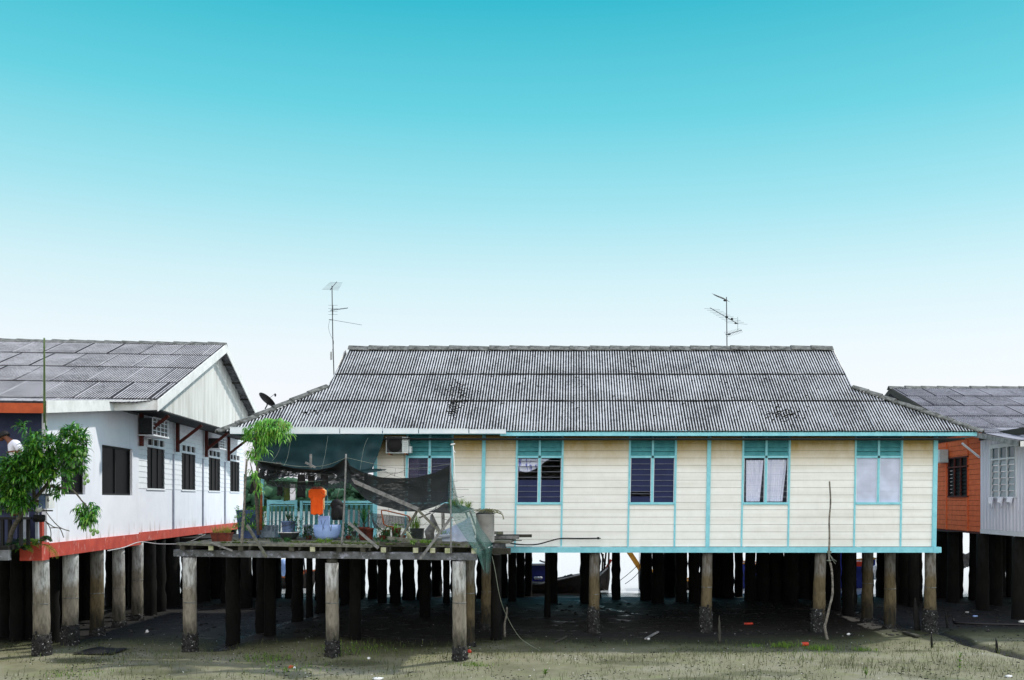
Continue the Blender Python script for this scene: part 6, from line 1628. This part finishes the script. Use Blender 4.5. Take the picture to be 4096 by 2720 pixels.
can(3220, 2586, .17, .05, 'plastic_red', .1, 'orange red can lying by the green grass patch'); can(2994, 2499, .26, .035, 'plastic_red', .1, 'long red can lying in the shade under the house')
def litter(px, py, rx, rz, mat, label, name='litter', cat='litter'):
    p = G(px, py); p.z = gz(p.x, p.y)+rz*.6; m = MB(); m.blob(p, rx, rx*.7, rz, .3, 9, 6); return tag(m.build(name, mat), label, cat)
litter(588, 2530, .045, .055, 'plastic_white', 'round white float on the mud between the left stilts', 'float', 'float'); litter(1475, 2636, .045, .03, 'plastic_white', 'white cup lying on the mud below the deck', 'cup', 'cup')
litter(1512, 2714, .12, .03, 'plastic_white', 'white tray at the bottom edge of the photo', 'tray', 'tray'); litter(1878, 2611, .05, .05, 'plastic_red', 'orange red bag beside the foot of the right deck pile', 'plastic_bag', 'bag')
litter(1164, 2672, .06, .04, 'plastic_red', 'crumpled orange bag on the mud under the left part of the deck', 'plastic_bag', 'bag'); litter(1178, 2676, .03, .03, 'plastic_white', 'scrap of white plastic beside the crumpled orange bag', 'plastic_scrap', 'plastic scrap')
litter(3900, 2464, .09, .03, 'tub_blue', 'pale blue bottle lying on the mud at right', 'bottle', 'bottle'); litter(4088, 2491, .09, .04, 'plastic_white', 'white bottle at the right edge by the black pipe', 'bottle', 'bottle')
litter(3395, 2540, .05, .035, 'plastic_white', 'white stone left of the lit patch of mud', 'stone', 'stone'); litter(2594, 2557, .035, .03, 'plastic_white', 'small white shell beside the pale stick', 'shell', 'shell'); litter(4035, 2712, .07, .03, 'plastic_white', 'white scrap at the bottom right of the mud', 'plastic_scrap', 'plastic scrap')
litter(3868, 2449, .07, .015, 'plastic_white', 'flat white scrap in the puddle at right', 'plastic_scrap', 'plastic scrap')
m = MB(); p = G(405, 2608)
def f(u, v): return p+Vector(((u-.5)*.9, (v-.5)*.9, .03+.05*fn(u*4, v*4, 3)+gz(p.x, p.y)+.07*math.sin(u*3.1)*math.sin(v*3.1)))
m.grid(f, 14, 10); t = tag(m.build('cloth', 'black'), 'black cloth spread on the mud in front of the left stilts with a white corner', 'cloth')
m = MB(); p2 = G(448, 2616); m.blob(p2+Vector((0, 0, .05)), .07, .05, .08, .2); o = m.build('white_corner', 'plastic_white', t); o.location -= t.location
# green seedlings
for (px, py, h, lb) in ((2180, 2706, .1, 'small green seedling at the bottom edge of the mud'), (3838, 2690, .34, 'tall green mangrove seedling at bottom right'), (3462, 2712, .16, 'low leafy seedling at the bottom edge right of centre')):
    p = G(px, py); t = thing('seedling', lb, 'seedling', p, 'seedlings in the mud'); m = MB(); m.tube([p, p+Vector((.01, 0, h))], .006, 5); m.build('stem', 'bark', t); mb = MB()
    for k in range(4): whorl(mb, p+Vector((.01, 0, h*(.4+.2*k))), (0, 0, 1), 5, .09, .028, .9, .3)
    mb.build('leaves', 'grass_green', t)

# ---------------------------------------------------------------- camera, light, sky
cam = bpy.data.objects.new('camera', bpy.data.cameras.new('camera')); COL.objects.link(cam); sc.camera = cam
cam.location = (0, 0, CH); cam.rotation_euler = (math.pi/2, 0, 0)
cam.data.sensor_width = 36; cam.data.lens = F/4096*36; cam.data.shift_x = (2048-CX)/4096; cam.data.shift_y = (HY-1360)/4096
cam.data.clip_start = .1; cam.data.clip_end = 4000
AZ = math.radians(38); EL = math.radians(50)
S = Vector((math.cos(EL)*math.cos(AZ), math.cos(EL)*math.sin(AZ), math.sin(EL)))
sun = bpy.data.objects.new('sun', bpy.data.lights.new('sun', 'SUN')); COL.objects.link(sun)
sun.data.energy = 3.2; sun.data.angle = math.radians(2.0); sun.data.color = (1, .95, .86); sun.rotation_euler = S.to_track_quat('Z', 'Y').to_euler(); sun.location = (10, 10, 30)
wd = bpy.data.worlds.new('World'); sc.world = wd; wd.use_nodes = True; t = wd.node_tree; t.nodes.clear()
out = t.nodes.new('ShaderNodeOutputWorld'); bg = t.nodes.new('ShaderNodeBackground'); t.links.new(bg.outputs[0], out.inputs[0])
sky = t.nodes.new('ShaderNodeTexSky'); sky.sky_type = 'NISHITA'; sky.sun_disc = False; sky.sun_elevation = EL; sky.sun_rotation = math.pi/2-AZ
sky.dust_density = 3; sky.air_density = 1.2; sky.ozone_density = 2
tc = t.nodes.new('ShaderNodeTexCoord'); sp = t.nodes.new('ShaderNodeSeparateXYZ'); t.links.new(tc.outputs['Generated'], sp.inputs[0])
rp_ = ramp(t, [(0, (.85, .85, .90)), (.10, (.83, .86, .90)), (.15, (.76, .85, .89)), (.21, (.60, .80, .85)), (.28, (.33, .70, .78)), (.36, (.12, .58, .68)), (.45, (.018, .44, .56)), (.6, (.10, .38, .66)), (1, (.22, .34, .80))], sp.outputs[2])
# added fill: unseen sky behind the camera whitened to light the shaded fronts
bk = math_n(t, 'MULTIPLY', math_n(t, 'ADD', math_n(t, 'MULTIPLY', sp.outputs[1], -1), -.05), 1.6, clamp=True)
col = mix(t, rp_, (1.7, 1.66, 1.62), bk)
sc10 = t.nodes.new('ShaderNodeVectorMath'); sc10.operation = 'SCALE'; t.links.new(col, sc10.inputs[0]); sc10.inputs['Scale'].default_value = 10.0
fin = mix(t, sc10.outputs[0], sky.outputs[0], .06)
t.links.new(fin, bg.inputs[0]); bg.inputs[1].default_value = .1
vs_ = sc.view_settings; vs_.view_transform = 'Standard'; vs_.look = 'None'; vs_.gamma = 1; vs_.exposure = .2
sc.cycles.max_bounces = 6; sc.cycles.transparent_max_bounces = 16; sc.cycles.use_denoising = True
